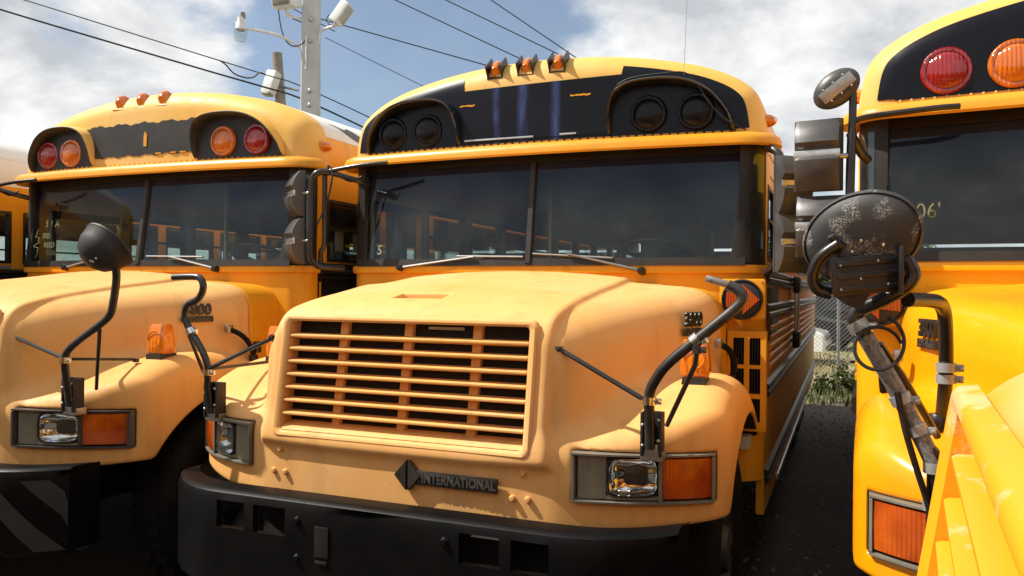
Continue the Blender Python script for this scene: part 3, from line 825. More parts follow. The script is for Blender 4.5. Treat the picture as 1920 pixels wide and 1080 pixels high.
GB = grille_bits()
def build_bus(o):
    r = thing('school_bus', o['label'], 'bus', o['loc'], o.get('rot', 0), 'school buses parked side by side')
    r.scale = (o.get('sx', 1), 1, 1)
    hm, bm, cm = o['hood'], o['body'], o['cap']
    full = o.get('full', True)
    # ---- front end
    hood = put('hood', shared('hood', hood_mesh), hm, r)
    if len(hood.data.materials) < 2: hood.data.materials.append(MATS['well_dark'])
    put('cowl', shared('cowl', cowl_mesh), o.get('cowlm', bm), r)
    g = put('grille', shared('grille_frame', lambda: GB['grille_frame'][0]), o.get('slatm', hm), r)
    for i, b in enumerate(GB['slat'][:7]): put('slat', shared('slat%d' % i, lambda: GB['slat'][i+0]), o.get('slatm', hm), g)
    for i, b in enumerate(GB['grille_bar']): put('grille_bar', shared('gbar%d' % i, lambda: b), o.get('slatm', hm), g)
    put('radiator_core', shared('core', lambda: GB['radiator_core'][0]), 'dark_core', g)
    bp = put('bumper', shared('bumper', bumper_mesh), 'bumper_black', r)
    for s in (-1, 1):
        for z in (.77, .62): put('bolt', shared('bolt_b', lambda: MB().lathe([(.0, -.012), (.012, -.011), (.016, -.004), (.02, .002)], (0, 0, 0), 'y', 8)), 'bumper_black', bp, (s*.33, -.161, z))
    put('licence_bracket', shared('licb', lambda: MB().box((-.21, -.163, .62), (.055, .012, .012), .003).box((-.21, -.163, .70), (.065, .006, .12), .002)), 'black_trim', bp)
    if o.get('stripes'):
        yb = lambda x: -.16+.20*max(0, (abs(x)-.75)/.4)**2.2
        for k in range(3):
            b = MB(); rows = []
            for t in np.linspace(0, 1, 7):
                x0 = .60+k*.21+.26*t-.02; z = .80-.33*t
                rows.append([(min(x, 1.149), yb(min(x, 1.149))-.003, z) for x in np.linspace(x0, x0+.095, 4)])
            b.grid(rows); put('painted_stripe', b, 'stripe_grey', bp)
    if o.get('detail', True):
        for x, z in ((-.605, .908), (-.54, .908), (.522, .908), (.584, .908), (.565, 1.006), (-.569, 1.006)):
            put('bolt', shared('bolt_h', lambda: MB().lathe([(.0, -.022), (.009, -.021), (.0125, -.014), (.0125, -.004), (.015, .002)], (0, 0, 0), 'y', 10)), hm, r, (x, float(yfa(x)), z))
    for s in (-1, 1):
        h = put('headlight', shared('beam_cup%d' % s, lambda: beam_cup(s)), 'reflector', r)
        put('headlight_lens', shared('beam_lens%d' % s, lambda: beam_lens(s)), 'clear_lens', h)
        put('headlight_rim', shared('beam_rim%d' % s, lambda: beam_rim(s)), 'bezel_dark', h)
        put('ribbed_panel', shared('ribbed%d' % s, lambda: ribbed(s)), 'ribbed_clear', h)
        put('bezel', shared('bezel%d' % s, lambda: bezel_ring(s)), o.get('bezel', 'bezel_grey'), h)
        put('backing_plate', shared('bback%d' % s, lambda: bezel_strip(s, .755, 1.232, .908, 1.095, .034, 10, .003)), 'bezel_dark', h)
        put('turn_signal', shared('turn%d' % s, lambda: turn_lens(s)), 'amber_deep', r)
    # fender signal lamps
    for s in o.get('beacons', (-1, 1)):
        def lampm():
            b = MB(); rows = []
            for z, w, d in ((1.345, .052, .045), (1.358, .060, .052), (1.40, .060, .052), (1.49, .050, .040), (1.502, .044, .034)):
                row = []
                for k in range(20):
                    a = 2*math.pi*k/20; c, q = math.cos(a), math.sin(a)
                    row.append((math.copysign(abs(c)**.4, c)*w, math.copysign(abs(q)**.4, q)*d, z))
                rows.append(row)
            b.grid(rows, True); b.f += [tuple(range(len(b.v)-20, len(b.v)))]
            return b
        fl = put('fender_lamp', shared('flamp', lampm), 'amber', r, (1.11 if s > 0 else -1.045, .62, 0))
        put('lens_collar', shared('flcol', lambda: MB().lathe([(.036, -.050), (.042, -.0532), (.047, -.050)], (0, 0, 1.425), 'y', 20)), 'amber', fl)
        put('lamp_base', shared('flbase', lambda: MB().prism([(-.055, 1.29), (.055, 1.29), (.046, 1.345), (-.046, 1.345)], lambda x, z: (x, -.055, z), lambda x, z: (x, .06, z))), 'black_matte', fl)
    # model badge on the hood sides, name plate on the apron
    for s in (-1, 1):
        yy = .95
        xw = float(pw(yy, (.05, .1, .3, .6, .943, 1.2, 1.6), (.66, .695, .79, .90, 1.028, 1.10, 1.14)))
        slope = math.atan2(.31, 1)
        rot = (R(90), 0, (R(90)-slope*.92) if s > 0 else -(R(90)-slope*.92))
        b = put('model_badge', text_mesh('3800', .088, .006, 'badge3800', .98, .003), 'badge_black', r, (s*(xw+.012), yy, 1.572), rot)
        p2 = put('engine_plate', shared('engplate', lambda: MB().box((0, 0, 0), (.20, .034, .008), .002)), 'badge_black', b, (0, -.055, 0))
        put('engine_lettering', text_mesh('DT466E', .036, .003, 'badgedt', 1.2, .0008), 'badge_grey', b, (0, -.055, .004))
    if full and o.get('detail', True):
        npl = put('name_plate', MB().box((.292, .014, .951), (.352, .014, .056), .004), 'badge_black', r, rot=None)
        bus_text(npl, 'lettering', text_mesh('INTERNATIONAL', .050, .004, 'intl', .82, .0015), 'badge_grey', (.302, .007, .951), (R(90), 0, 0))
        d = MB()
        for s in (-1, 1): d.prism([(.006, .062), (.062, .0), (.006, -.062)], lambda x, z: (.078+s*x, .024, .958+z), lambda x, z: (.078+s*x*.92, -.002, .958+z*.92))
        put('diamond_emblem', d, 'badge_black', npl)
    # ---- body
    put('front_cap', shared('cap', cap_mesh), cm, r)
    put('roof', shared('roof', roof_mesh), o.get('roofm', 'roof_white'), r)
    put('roof_side', shared('roofside', roof_side_mesh), o.get('sidem', bm), r)
    put('ceiling', shared('ceil', ceiling_mesh), 'ceiling', r)
    for s in (-1, 1):
        w = shared('wall%d' % s, lambda: wall_mesh(s < 0)); o1 = put('side_wall', w, bm, r)
        o1.scale = (s, 1, 1)
        if full: put('wall_lining', shared('lining', lining_mesh), 'interior_wall', r).scale = (s, 1, 1)
        for k, (a, c) in enumerate(WIN):
            if s < 0 and k == 0: continue
            f = put('window', shared('winf', win_frame), 'black_trim' if k else 'gasket', r, (s*(BW-.02), (a+c)/2, 2.09), (0, 0, 0 if s > 0 else math.pi))
            put('window_pane', shared('winp', win_pane), 'side_glass', f)
        for z, mat in ((1.79, 'black_trim'), (1.60, 'black_trim'), (1.17, 'black_trim'), (.70, 'black_trim')):
            put('rub_rail', shared('rail%.2f' % z, lambda: MB().prism([(0, -.045), (.022, -.032), (.026, -.012), (.012, 0), (.026, .012), (.022, .032), (0, .045)], lambda x, zz: (BW+x, 1.76, z+zz), lambda x, zz: (BW+x, BEND-.02, z+zz))), mat, r).scale = (s, 1, 1)
        put('ribbed_side_panel', shared('ribs', lambda: [b for b in [MB()] if [b.prism([(0, -.018), (.014, -.010), (.014, .010), (0, .018)], lambda x, zz: (BW+x, 2.0, 1.28+q*.055+zz), lambda x, zz: (BW+x, BEND-.03, 1.28+q*.055+zz)) for q in range(5)]][0]), bm, r).scale = (s, 1, 1)
        put('skirt_strip', shared('skirt', lambda: MB().box((BW+.008, 4.6, .545), (.03, 4.2, .05), .008)), 'silver_band', r).scale = (s, 1, 1)
        put('side_marker', shared('clear', clearance), 'amber', r, (s*1.283, 1.80, 2.645), (0, R(90) if s > 0 else R(-90), 0))
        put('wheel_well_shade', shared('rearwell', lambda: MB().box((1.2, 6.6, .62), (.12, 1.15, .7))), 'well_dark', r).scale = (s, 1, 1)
    put('front_panel', shared('fpanel', lambda: front_strip(.70, 1.848, 0, 6, ext=1.76)), bm, r)
    put('windshield_ledge', shared('wsledge', lambda: sweep([(.0, 1.80), (.022, 1.805), (.026, 1.835), (.02, 1.848), (-.05, 1.852), (-.05, 1.80)], 1.76, True)), bm, r)
    ws = put('windshield', shared('wsframe', ws_frame), 'gasket', r)
    for s in (-1, 1): put('windshield_pane', shared('wsp%d' % s, lambda: ws_pane(s)), o.get('glass', 'windshield_clear'), ws)
    put('windshield_divider', shared('wsdiv', ws_divider), 'gasket', ws)
    for lo, hi, s in ((0, 12, -1), (-12, None, 1)):
        cp = put('corner_post', shared('cpost%d' % s, lambda: front_strip(1.85, 2.50, -.004, 4, lo, hi, 1.80, .03)), 'gasket', r)
        lo2, hi2 = (6, 10) if s < 0 else (-10, -6)
        put('corner_pane', shared('cpane%d' % s, lambda: front_strip(1.93, 2.44, .002, 4, lo2, hi2, 1.80, .004)), 'side_glass', cp)
    put('visor_lip', shared('lip', lambda: sweep([(0, 2.550), (.05, 2.546), (.074, 2.534), (.086, 2.508), (.088, 2.484), (.078, 2.474), (.0, 2.49)], 1.86)), o.get('lip', 'lip_orange'), r)
    def rivets():
        b = MB()
        for x in np.linspace(-1.12, 1.12, 50): b.ball((x, yF(x)-.004, 2.562), .0065, 6, 4)
        for s in (-1, 1):
            for y in np.linspace(1.9, BEND-.3, 90):
                b.ball((s*1.291, y, 2.47), .006, 6, 3)
                if y > 1.95: b.ball((s*1.291, y, 2.36), .006, 6, 3)
        return b
    put('rivets', shared('rivets', rivets), o.get('rivetm', cm), r, kind='stuff')
    # black panels on the cap
    def strip_panel(xs, z1f, z0, off):
        b = MB(); b.grid([[(x, yF(x)-off, z0), (x, yF(x)-off, (z0+z1f(x))/2), (x, yF(x)-off, z1f(x))] for x in xs]); return b
    if o['panel'] == 'full':
        def cap_panel():
            b = MB(); rows = []; prs = {}
            for kk in (62, 71, 80, 90):
                aa = R(kk); d = CR*(1-math.cos(aa)); prs[kk] = ([(x, z) for x, z in offset_profile(-d+.004*math.cos(aa))], CR*(1-math.sin(aa))-.004*math.sin(aa))
            for i in range(len(RP)):
                if prs[90][0][i][1] < 2.567: continue
                col = []
                for kk in (62, 71, 80, 90):
                    (x, z), dy = prs[kk][0][i], prs[kk][1]; col.append((x, yF(min(abs(x), BW-CR))+dy, z))
                x, y, z = col[-1]; col += [(x, y, z+(2.566-z)*t) for t in (.33, .66, 1)]
                rows.append(col)
            if o.get('notch'):
                def cut(c):
                    zt = 2.893+.015*(c[0][0]+.42)
                    return [(q[0], q[1] if q[2] <= zt else yF(q[0])-.004, min(q[2], zt)) for q in c]
                L0 = [r_ for r_ in rows if r_[0][0] < -.42]; M0 = [cut(r_) for r_ in rows if -.42 <= r_[0][0] <= .50]; R0 = [r_ for r_ in rows if r_[0][0] > .50]
                b.grid(L0); b.grid([cut(L0[-1])]+M0+[cut(R0[0])]); b.grid(R0)
            else: b.grid(rows)
            return b
        put('black_cap_panel', cap_panel(), 'cap_black', r)
        if o.get('notch'):
            sp = put('sign_panel', strip_panel(np.linspace(-.45, .48, 20), lambda x: 2.80, 2.585, .008), 'cap_black', r)
            for x0, x1, z in ((-.46, -.36, 2.803), (.24, .36, 2.81)):
                b = MB(); b.grid([[(x, yF(x)-.010, z-.002-.006*random.random()), (x, yF(x)-.010, z+.002+.005*random.random())] for x in np.linspace(x0, x1, 14)])
                put('worn_edge', b, 'lip_orange', sp)
            for x0, x1, z in ((-.42, .02, 2.590), (.18, .28, 2.592)):
                b = MB(); b.box(((x0+x1)/2, yF(.2)-.014, z), (x1-x0, .006, .012), .002); put('trim_strip', b, 'silver_band', sp)
    else:
        b = MB(); xs = np.linspace(-.53, .50, 40)
        b.grid([[(x, yF(x)-.004, 2.618+.006*math.sin(x*37)+.004*math.sin(x*91)), (x, yF(x)-.004, 2.73), (x, yF(x)-.004, 2.842+.007*math.sin(x*29+1)+.005*math.sin(x*77))] for x in xs])
        sp = put('black_sign_panel', b, 'black_matte', r)
        b = MB(); b.prism([(.02, 2.68), (.045, 2.675), (.05, 2.76), (.03, 2.78), (.022, 2.75)], lambda x, z: (x, yF(x)-.005, z), lambda x, z: (x, yF(x)-.008, z)); put('torn_patch', b, 'lip_orange', sp)
        for x0 in (.15, .28, .36): put('torn_patch', MB().box((x0, yF(x0)-.006, 2.622), (.05, .004, .010), .002), 'lip_orange', sp)
    for s in (-1, 1):
        if o['panel'] != 'full': put('lamp_back_plate', shared('lplate%d' % s, lambda: lamp_plate(s)), 'black_matte', r)
        if o.get('shroud', True):
            put('shroud_lining', shared('lhoodl%d' % s, lambda: lamp_hood(s, True)), 'black_matte' if o['panel'] != 'full' else 'black_gloss', put('lamp_shroud', shared('lhood%d' % s, lambda: lamp_hood(s)), o.get('shroudm', cm), r))
        for x, red in ((.685, False), (.94, True)):
            q = put('warning_lamp', shared('lring', lamp_ring), o.get('ringm') or ('red_lens' if red else 'amber_round'), r, (s*x, yF(x)-.008, 2.675), (0, 0, -.05*s))
            put('warning_lens', shared('llens', lamp_lens), o.get('lampm') or ('red_lens' if red else 'amber_round'), q)
    for i, x in enumerate((-.235, -.04, .155)):
        c = put('roof_marker', shared('clear', clearance), 'amber', r, (x, 1.585, 3.0), (R(42), 0, 0)); c.scale = (1.15,)*3
        put('marker_base', shared('clearb%d' % bool(o.get('markerbase')), lambda: clearance_base() if o.get('markerbase') else MB().box((0, .0, -.012), (.086, .12, .03), .006)), o.get('markerbase', 'lip_orange'), c)
    # ---- inside
    put('floor', shared('floor', lambda: MB().box((0, 5.4, .93), (2.48, 7.9, .06))), 'ceiling', r)
    put('rear_wall', shared('rwall', lambda: MB().box((0, BEND-.03, 1.43), (2.56, .05, 1.76)).box((0, BEND-.03, 2.6), (2.2, .05, .5))), bm, r)
    put('chassis', shared('chassis', lambda: MB().box((.42, 4.5, .62), (.12, 9, .26)).box((-.42, 4.5, .62), (.12, 9, .26)).box((0, 1.1, .7), (1.0, 1.6, .5)).box((0, .25, .74), (1.5, .2, .3)).box((0, 5, .8), (2.3, 7.4, .2))), 'well_dark', r)
    if full:
        put('dashboard', shared('dash', lambda: MB().box((0, 1.80, 1.72), (2.3, .30, .22), .05).box((0, 1.85, 1.35), (2.3, .1, .8))), 'black_trim', r)
        put('steering_wheel', shared('steer', steering), 'black_trim', r, (.62, 2.06, 1.90), (R(-28), 0, 0))
        put('driver_seat', shared('dseat', lambda: MB().box((.62, 2.72, 1.75), (.5, .12, .75), .05).box((.62, 2.5, 1.42), (.5, .45, .14), .05).box((.62, 2.5, 1.18), (.2, .25, .4))), 'seat_vinyl', r)
        put('modesty_panel', shared('modp', lambda: MB().box((-.7, 2.72, 1.5), (.9, .04, .75), .01).tube([(-.3, 2.7, .95), (-.3, 2.7, 2.85)], .018, 8)), 'steel', r)
        for k in range(8):
            for s in (-1, 1): put('bench_seat', shared('seat', seat_mesh), 'seat_vinyl', r, (s*.74, 3.5+k*.72, 0))
        put('inside_mirror', shared('imir', lambda: MB().box((.35, 1.80, 2.52), (.55, .03, .14), .02)), 'black_trim', r)
        # folding entrance door on the passenger side
        dr = put('entrance_door', shared('door', lambda: [b for b in [MB()] if [b.box((-BW+.02, y, z), (.04, w, h), .006) for y, z, w, h in ((1.85, 1.42, .05, 1.76), (2.20, 1.42, .06, 1.76), (2.26, 1.42, .06, 1.76), (2.59, 1.42, .05, 1.76), (2.025, 2.27, .30, .06), (2.425, 2.27, .27, .06), (2.025, .58, .30, .08), (2.425, .58, .27, .08), (2.025, 1.45, .30, .05), (2.425, 1.45, .27, .05))]][0]), 'black_trim', r)
        for y, w in ((2.025, .30), (2.425, .27)): put('door_pane', MB().box((-BW+.02, y, 1.86), (.006, w, .77)).box((-BW+.02, y, 1.02), (.006, w, .80)), 'side_glass', dr)
    # ---- wheels
    for y, d in ((1.05, 0), (6.6, 0)):
        for s in (-1, 1):
            t = put('wheel', shared('tyre', tyre_mesh), 'rubber', r, (s*1.08, y, .50), (0, 0, 0 if s > 0 else math.pi))
            put('rim', shared('rim', rim_mesh), 'rim_grey', t)
    return r

buses = {}
buses['C'] = C = build_bus(dict(label='faded peach and yellow school bus in the middle with blacked-out warning lamps', loc=(-1.6856, 2.8, 0), hood='hood_peach', body='body_yellow', cap='cap_cream',
    panel='full', notch=True, shroudm='black_gloss', ringm='lamp_black', lampm='lamp_black', glass='windshield_dark', markerbase='black_trim', rivetm='black_trim'))
buses['L'] = LB = build_bus(dict(label='yellow school bus at left with red and amber lamps in hooded shrouds', loc=(-4.53, 2.64, 0), sx=1.03, hood='hood_peach_old', body='body_yellow', cap='cap_cream',
    panel='sign', shroudm='cap_cream', bezel='bezel_dark', stripes=True, cowlm='lip_orange'))
buses['R'] = RB = build_bus(dict(label='bright yellow school bus at right with big round mirror on its fender', loc=(1.305, 2.352, 0), rot=R(-1.4), hood='hood_yellow', body='body_gold', cap='cap_cream',
    panel='full', shroud=False, lip='lip_orange', beacons=(1,)))
buses['G'] = GBUS = build_bus(dict(label='school bus nose with peeling grille slats, facing left in the right foreground', loc=(.006, .592, 0), rot=R(-94), hood='hood_sunbleached', body='body_gold', cap='cap_cream',
    panel='full', shroud=False, slatm='peeling_yellow', beacons=(), detail=False, full=False))
buses['F'] = FB = build_bus(dict(label='white-roofed school bus at the far left edge beyond the hooded-lamp bus', loc=(-7.52, 1.2, 0), hood='hood_peach_old', body='body_yellow', cap='cap_cream',
    panel='full', shroud=False, detail=False, sidem='roof_white'))
for i in range(4):  # unseen buses, added to cut sky light on the fronts and darken reflections
    build_bus(dict(label='unseen yellow school bus added behind the camera to block sky light, %s of the four there' % ('leftmost', 'second from the left', 'third from the left', 'rightmost')[i], loc=(-8.2+i*2.95, -11.9+.3*(i % 2), 0), hood='hood_peach_old', body='body_yellow', cap='cap_cream',
        panel='full', shroud=False, detail=False, full=False))
# ------------------------------------------------------------------ mirror arms, lamps and fittings of single buses
def tube(name, pts, rad, mat, parent, smooth=True, n=10):
    return put(name, MB().tube(smooth_path(pts, 5) if smooth else pts, rad, n), mat, parent)
def clamp(parent, p, rad, mat='chrome', axis=(0, 0, 1)):
    q = Vector((0, 0, 1)).rotation_difference(Vector(axis).normalized())
    b = MB(); b.tube([Vector(p)-q @ Vector((0, 0, .014)), Vector(p)+q @ Vector((0, 0, .014))], rad, 12)
    b.box(Vector(p)+Vector((rad+.008, -.004, 0)), (.022, .014, .022), .003); b.ball(Vector(p)+Vector((rad+.012, -.014, 0)), .007, 6, 4)
    return put('clamp', b, mat, parent)
def foot(parent, p):
    return put('foot', MB().box(p, (.03, .022, .02), .004).ball((p[0], p[1]-.012, p[2]), .006, 6, 4), 'arm_black', parent)
def bracket(parent, s, x=1.04, x2=None):
    b = MB(); y = .105
    x = s*x
    b.box((x-.034, y+.01, 1.18), (.010, .06, .16), .002); b.box((x+.034, y+.01, 1.18), (.010, .06, .16), .002); b.box((x, y+.04, 1.175), (.075, .008, .17), .002)
    br = put('arm_bracket', b, 'black_matte', parent)
    put('bracket_foot', MB().box((x, y+.025, 1.10), (.085, .06, .035), .004).box((x, y-.006, 1.125), (.05, .012, .04), .003), 'steel', br)
    for z in (1.235, 1.16): put('bolt', MB().ball((x+.028, y-.02, z), .008, 8, 5).ball((x-.03, y-.02, z-.02), .007, 8, 5), 'steel', br)
    return br
# centre bus, driver's side: arm that has lost its mirror
a = tube('mirror_arm', [(1.037, .09, 1.13), (1.036, .08, 1.26), (1.036, .08, 1.33), (1.06, .08, 1.385), (1.11, .08, 1.45), (1.247, .08, 1.569), (1.335, .08, 1.645), (1.36, .08, 1.679), (1.346, .08, 1.707), (1.31, .08, 1.727)], .0195, 'arm_black', C)
put('flattened_end', MB().box((1.275, .08, 1.738), (.085, .03, .024), .006, Matrix.Rotation(R(17), 3, 'Y')).ball((1.25, .062, 1.745), .005, 6, 4), 'steel', a)
clamp(a, (1.036, .08, 1.305), .026); clamp(a, (1.20, .08, 1.53), .026, axis=(.75, 0, .66))
bracket(C, 1)
st = tube('mirror_strut', [(.676, .125, 1.475), (1.01, .075, 1.312)], .0095, 'arm_black', C, False, 8); foot(st, (.672, .118, 1.477))
st = tube('mirror_strut', [(1.205, .085, 1.497), (1.195, .10, 1.44), (1.075, .20, 1.20)], .0095, 'arm_black', C, False, 8); clamp(st, (1.205, .07, 1.497), .016, 'arm_black')
# centre bus, passenger side: empty crook
a = tube('mirror_arm', [(-1.012, .09, 1.12), (-1.02, .08, 1.25), (-1.021, .08, 1.33), (-1.053, .08, 1.402), (-1.145, .08, 1.523), (-1.162, .08, 1.572), (-1.146, .08, 1.618), (-1.082, .08, 1.648), (-1.054, .08, 1.698), (-1.071, .08, 1.742), (-1.122, .08, 1.75), (-1.236, .08, 1.747)], .0165, 'arm_black', C)
clamp(a, (-1.021, .08, 1.31), .023); clamp(a, (-1.125, .08, 1.495), .022, axis=(-.5, 0, .8)); bracket(C, -1, 1.012)
st = tube('mirror_strut', [(-.686, .125, 1.478), (-1.005, .075, 1.33)], .0095, 'arm_black', C, False, 8); foot(st, (-.684, .118, 1.48))
st = tube('mirror_strut', [(-1.005, .085, 1.325), (-1.02, .52, 1.325)], .008, 'arm_black', C, False, 8); foot(st, (-1.02, .53, 1.32))
tube('mirror_strut', [(-1.151, .08, 1.50), (-1.13, .22, 1.20)], .008, 'arm_black', C, False, 8)
# left bus, driver's side: bowl-backed cross-view mirror
a = tube('mirror_arm', [(1.09, .09, 1.13), (1.10, .06, 1.27), (1.103, .05, 1.354), (1.124, .05, 1.398), (1.195, .05, 1.45), (1.33, .05, 1.53), (1.38, .05, 1.571), (1.397, .05, 1.615), (1.418, .05, 1.737), (1.428, .03, 1.81)], .0175, 'arm_black', LB)
clamp(a, (1.10, .05, 1.352), .023); bracket(LB, 1, 1.075)
mr = MB(); ql = Matrix.Rotation(R(16), 3, 'Y') @ Matrix.Rotation(R(42), 3, 'X')
prof = [(.0, -.125), (.05, -.118), (.09, -.092), (.118, -.045), (.128, .0), (.134, .006), (.134, .014), (.126, .016), (.0, .012)]
tmp = MB().lathe([(r_*.98, h_) for r_, h_ in prof], (0, 0, 0), 'y', 28)
tmp.v = [tuple(ql @ Vector((p[0]*.98, p[1]*.95, p[2]*.92))+Vector((1.385, .03, 1.885))) for p in tmp.v]
mr = put('cross_view_mirror', tmp, 'black_matte', LB)
for dx, dz in ((.05, -.02), (.05, -.05), (.075, -.03), (.03, -.045)): put('bolt', MB().ball((1.375+dx*.7, -.068, 1.845+dz*.7), .006, 6, 4), 'steel', mr)
st = tube('mirror_strut', [(.66, .125, 1.445), (1.095, .05, 1.359)], .0095, 'arm_black', LB, False, 8); foot(st, (.66, .12, 1.445))
st = tube('mirror_strut', [(1.10, .06, 1.355), (1.07, .48, 1.32)], .0085, 'arm_black', LB, False, 8); foot(st, (1.07, .49, 1.315))
tube('mirror_strut', [(1.315, .055, 1.515), (1.13, .20, 1.20)], .0085, 'arm_black', LB, False, 8)
bracket(LB, -1)
N0 = set(COL.objects)
# right bus, passenger side: big round mirror on a looped arm, bare glass-less plate beside it
a = tube('mirror_arm', [(-1.121, .12, 1.00), (-1.121, .1, 1.235), (-1.147, .1, 1.291), (-1.22, .1, 1.44), (-1.303, .08, 1.593), (-1.326, .08, 1.629), (-1.314, .08, 1.655), (-1.264, .06, 1.679), (-1.206, .05, 1.715), (-1.180, .05, 1.752), (-1.20, .05, 1.80)], .0215, 'arm_black', RB)
put('worn_sleeve', MB().tube([(-1.123, .099, 1.237), (-1.147, .099, 1.291), (-1.22, .099, 1.44), (-1.298, .081, 1.583)], .0235, 14), 'worn_tube', a)
for p, ax_ in (((-1.205, .1, 1.408), (-.45, 0, .9)), ((-1.165, .1, 1.325), (-.4, 0, .9)), ((-1.121, .1, 1.225), (0, 0, 1)), ((-1.121, .11, 1.12), (0, 0, 1)), ((-1.315, .08, 1.61), (-.5, 0, .8))): clamp(a, p, .029, 'galv', ax_)
tube('mirror_arm', [(-1.19, .08, 1.685), (-1.121, .2, 1.682), (-1.092, .28, 1.665), (-1.080, .32, 1.613), (-1.073, .38, 1.458), (-1.077, .44, 1.32)], .021, 'arm_black', RB)
clamp(RB, (-1.073, .365, 1.48), .028, 'galv'); clamp(RB, (-1.073, .375, 1.445), .028, 'galv')
put('arm_foot', MB().lathe([(.001, .02), (.03, .018), (.04, .0), (.035, -.03)], (-1.085, .45, 1.31), 'z', 12), 'arm_black', RB)
tube('mirror_strut', [(-1.262, .085, 1.56), (-1.204, .15, 1.473), (-1.10, .3, 1.28)], .0115, 'arm_black', RB, False, 8)
tube('mirror_cable', [(-1.215, .07, 1.43), (-1.195, .075, 1.33), (-1.165, .08, 1.22), (-1.135, .085, 1.12), (-1.12, .09, 1.03)], .010, 'arm_black', RB, True, 6)
lp = []
for i in range(20):
    t = 1.2-i/19*2*math.pi*1.12; lp.append((-1.262+.062*math.cos(t), .045+.03*math.sin(t*.7), 1.575+.066*math.sin(t)-.002*i))
tube('mirror_cable', lp, .0052, 'cable', RB, True, 6)
q = Matrix.Rotation(R(-27), 3, 'Y') @ Matrix.Rotation(R(14), 3, 'X') @ Matrix.Rotation(R(-14), 3, 'Z')
tmp = MB().lathe([(.0, -.037), (.066, -.036), (.11, -.030), (.141, -.017), (.151, -.004), (.155, -.009), (.161, .002), (.157, .013), (.143, .017), (.0, .02)], (0, 0, 0), 'y', 40)
tmp.v = [tuple(q @ Vector((p[0]*1.01, p[1], p[2]*.80))+Vector((-1.310, .045, 1.855))) for p in tmp.v]
mr = put('round_mirror', tmp, 'mirror_back_peeling', RB)
for dx, dz in ((-.085, -.02), (.005, .0), (.05, -.035), (.02, -.07), (-.03, -.02)):
    put('bolt', MB().ball(q @ Vector((dx, -.034, dz))+Vector((-1.310, .045, 1.855)), .006, 6, 4), 'chrome', mr)
put('mirror_stud', MB().tube([(-1.358, .0, 1.825), (-1.375, -.02, 1.842), (-1.385, -.03, 1.858)], [.018, .014, .010], 10).box((-1.35, .0, 1.80), (.03, .03, .07), .006, Matrix.Rotation(R(-25), 3, 'Y')), 'arm_black', mr)
tube('mirror_hook', [(-1.365, -.025, 1.835), (-1.41, -.02, 1.80), (-1.432, -.01, 1.75), (-1.42, 0, 1.712), (-1.385, .01, 1.70)], .017, 'arm_black', mr)
pr_ = Matrix.Rotation(R(-6), 3, 'Y') @ Matrix.Rotation(R(20), 3, 'Z')
pl = MB().box((0, 0, 0), (.19, .012, .105), .003, pr_)
for dz in (-.035, 0, .035): pl.box(pr_ @ Vector((0, -.008, dz)), (.16, .008, .016), .003, pr_)
pl.v = [(x-1.295, y+.0, z+1.752) for x, y, z in pl.v]
plo = put('mirror_mount_plate', pl, 'black_trim', RB)
put('plate_lip', MB().box((-1.21, .0, 1.765), (.012, .035, .13), .003), 'black_trim', plo)
put('plate_tongue', MB().prism([(-1.385, 1.70), (-1.285, 1.70), (-1.31, 1.655), (-1.35, 1.672)], lambda x, z: (x, -.01, z), lambda x, z: (x, .0, z)), 'black_trim', plo)
for dx, dz in ((-.07, .03), (.03, .035), (-.02, -.01), (.05, -.03), (-.075, -.035)): put('bolt', MB().ball(pr_ @ Vector((dx, -.012, dz))+Vector((-1.295, .0, 1.752)), .004, 6, 4), 'steel', plo)

for o_ in set(COL.objects)-N0:
    if o_.parent is RB: o_.location.x += .045
# door-side mirror clusters
def rect_mirror(parent, c, w, h, d, rz, tilt=0, face=1):
    o = put('mirror_head', shared('mh%.2f%.2f' % (w, h), lambda: mirror_shell(w, h, d)), 'mirror_grey', parent, c, (tilt, 0, rz))
    put('mirror_band', shared('mb%.2f%.2f' % (w, h), lambda: mirror_band(w, h, d)), 'silver_band', o)
    return o
ms = tube('side_mirror', [(-1.315, 1.42, 2.75 if 0 else 2.40), (-1.32, 1.42, 2.20), (-1.32, 1.42, 1.86), (-1.30, 1.5, 1.80)], .02, 'arm_black', RB)
tube('arm_tube', [(-1.315, 1.42, 2.38), (-1.312, 1.42, 2.57), (-1.325, 1.41, 2.605), (-1.37, 1.40, 2.60)], .017, 'arm_black', ms)
tube('arm_tube', [(-1.315, 1.43, 2.45), (-1.25, 1.45, 2.475), (-1.0, 1.43, 2.487), (-.90, 1.45, 2.492)], [.012, .02, .016, .006]*1 if 0 else .013, 'arm_black', ms)
tube('arm_tube', [(-1.32, 1.42, 2.40), (-1.28, 1.5, 2.33), (-1.25, 1.55, 2.30)], .02, 'arm_black', ms)
rect_mirror(ms, (-1.452, 1.44, 2.315), .20, .315, .075, R(-6)); rect_mirror(ms, (-1.445, 1.46, 2.00), .20, .27, .075, R(-6))
tube('arm_tube', [(-1.32, 1.42, 2.305), (-1.40, 1.385, 2.30)], .012, 'steel', ms); tube('arm_tube', [(-1.32, 1.42, 1.99), (-1.40, 1.395, 1.99)], .012, 'steel', ms)
q = Matrix.Rotation(R(-38), 3, 'Y') @ Matrix.Rotation(R(10), 3, 'X')
tmp = MB().lathe([(.0, -.03), (.05, -.028), (.085, -.015), (.098, .0), (.102, .004), (.098, .010), (.0, .012)], (0, 0, 0), 'y', 28)
tmp.v = [tuple(q @ Vector((p[0]*1.05, p[1], p[2]*.72))+Vector((-1.378, 1.40, 2.598))) for p in tmp.v]
rm = put('convex_mirror', tmp, 'mirror_grey', ms)
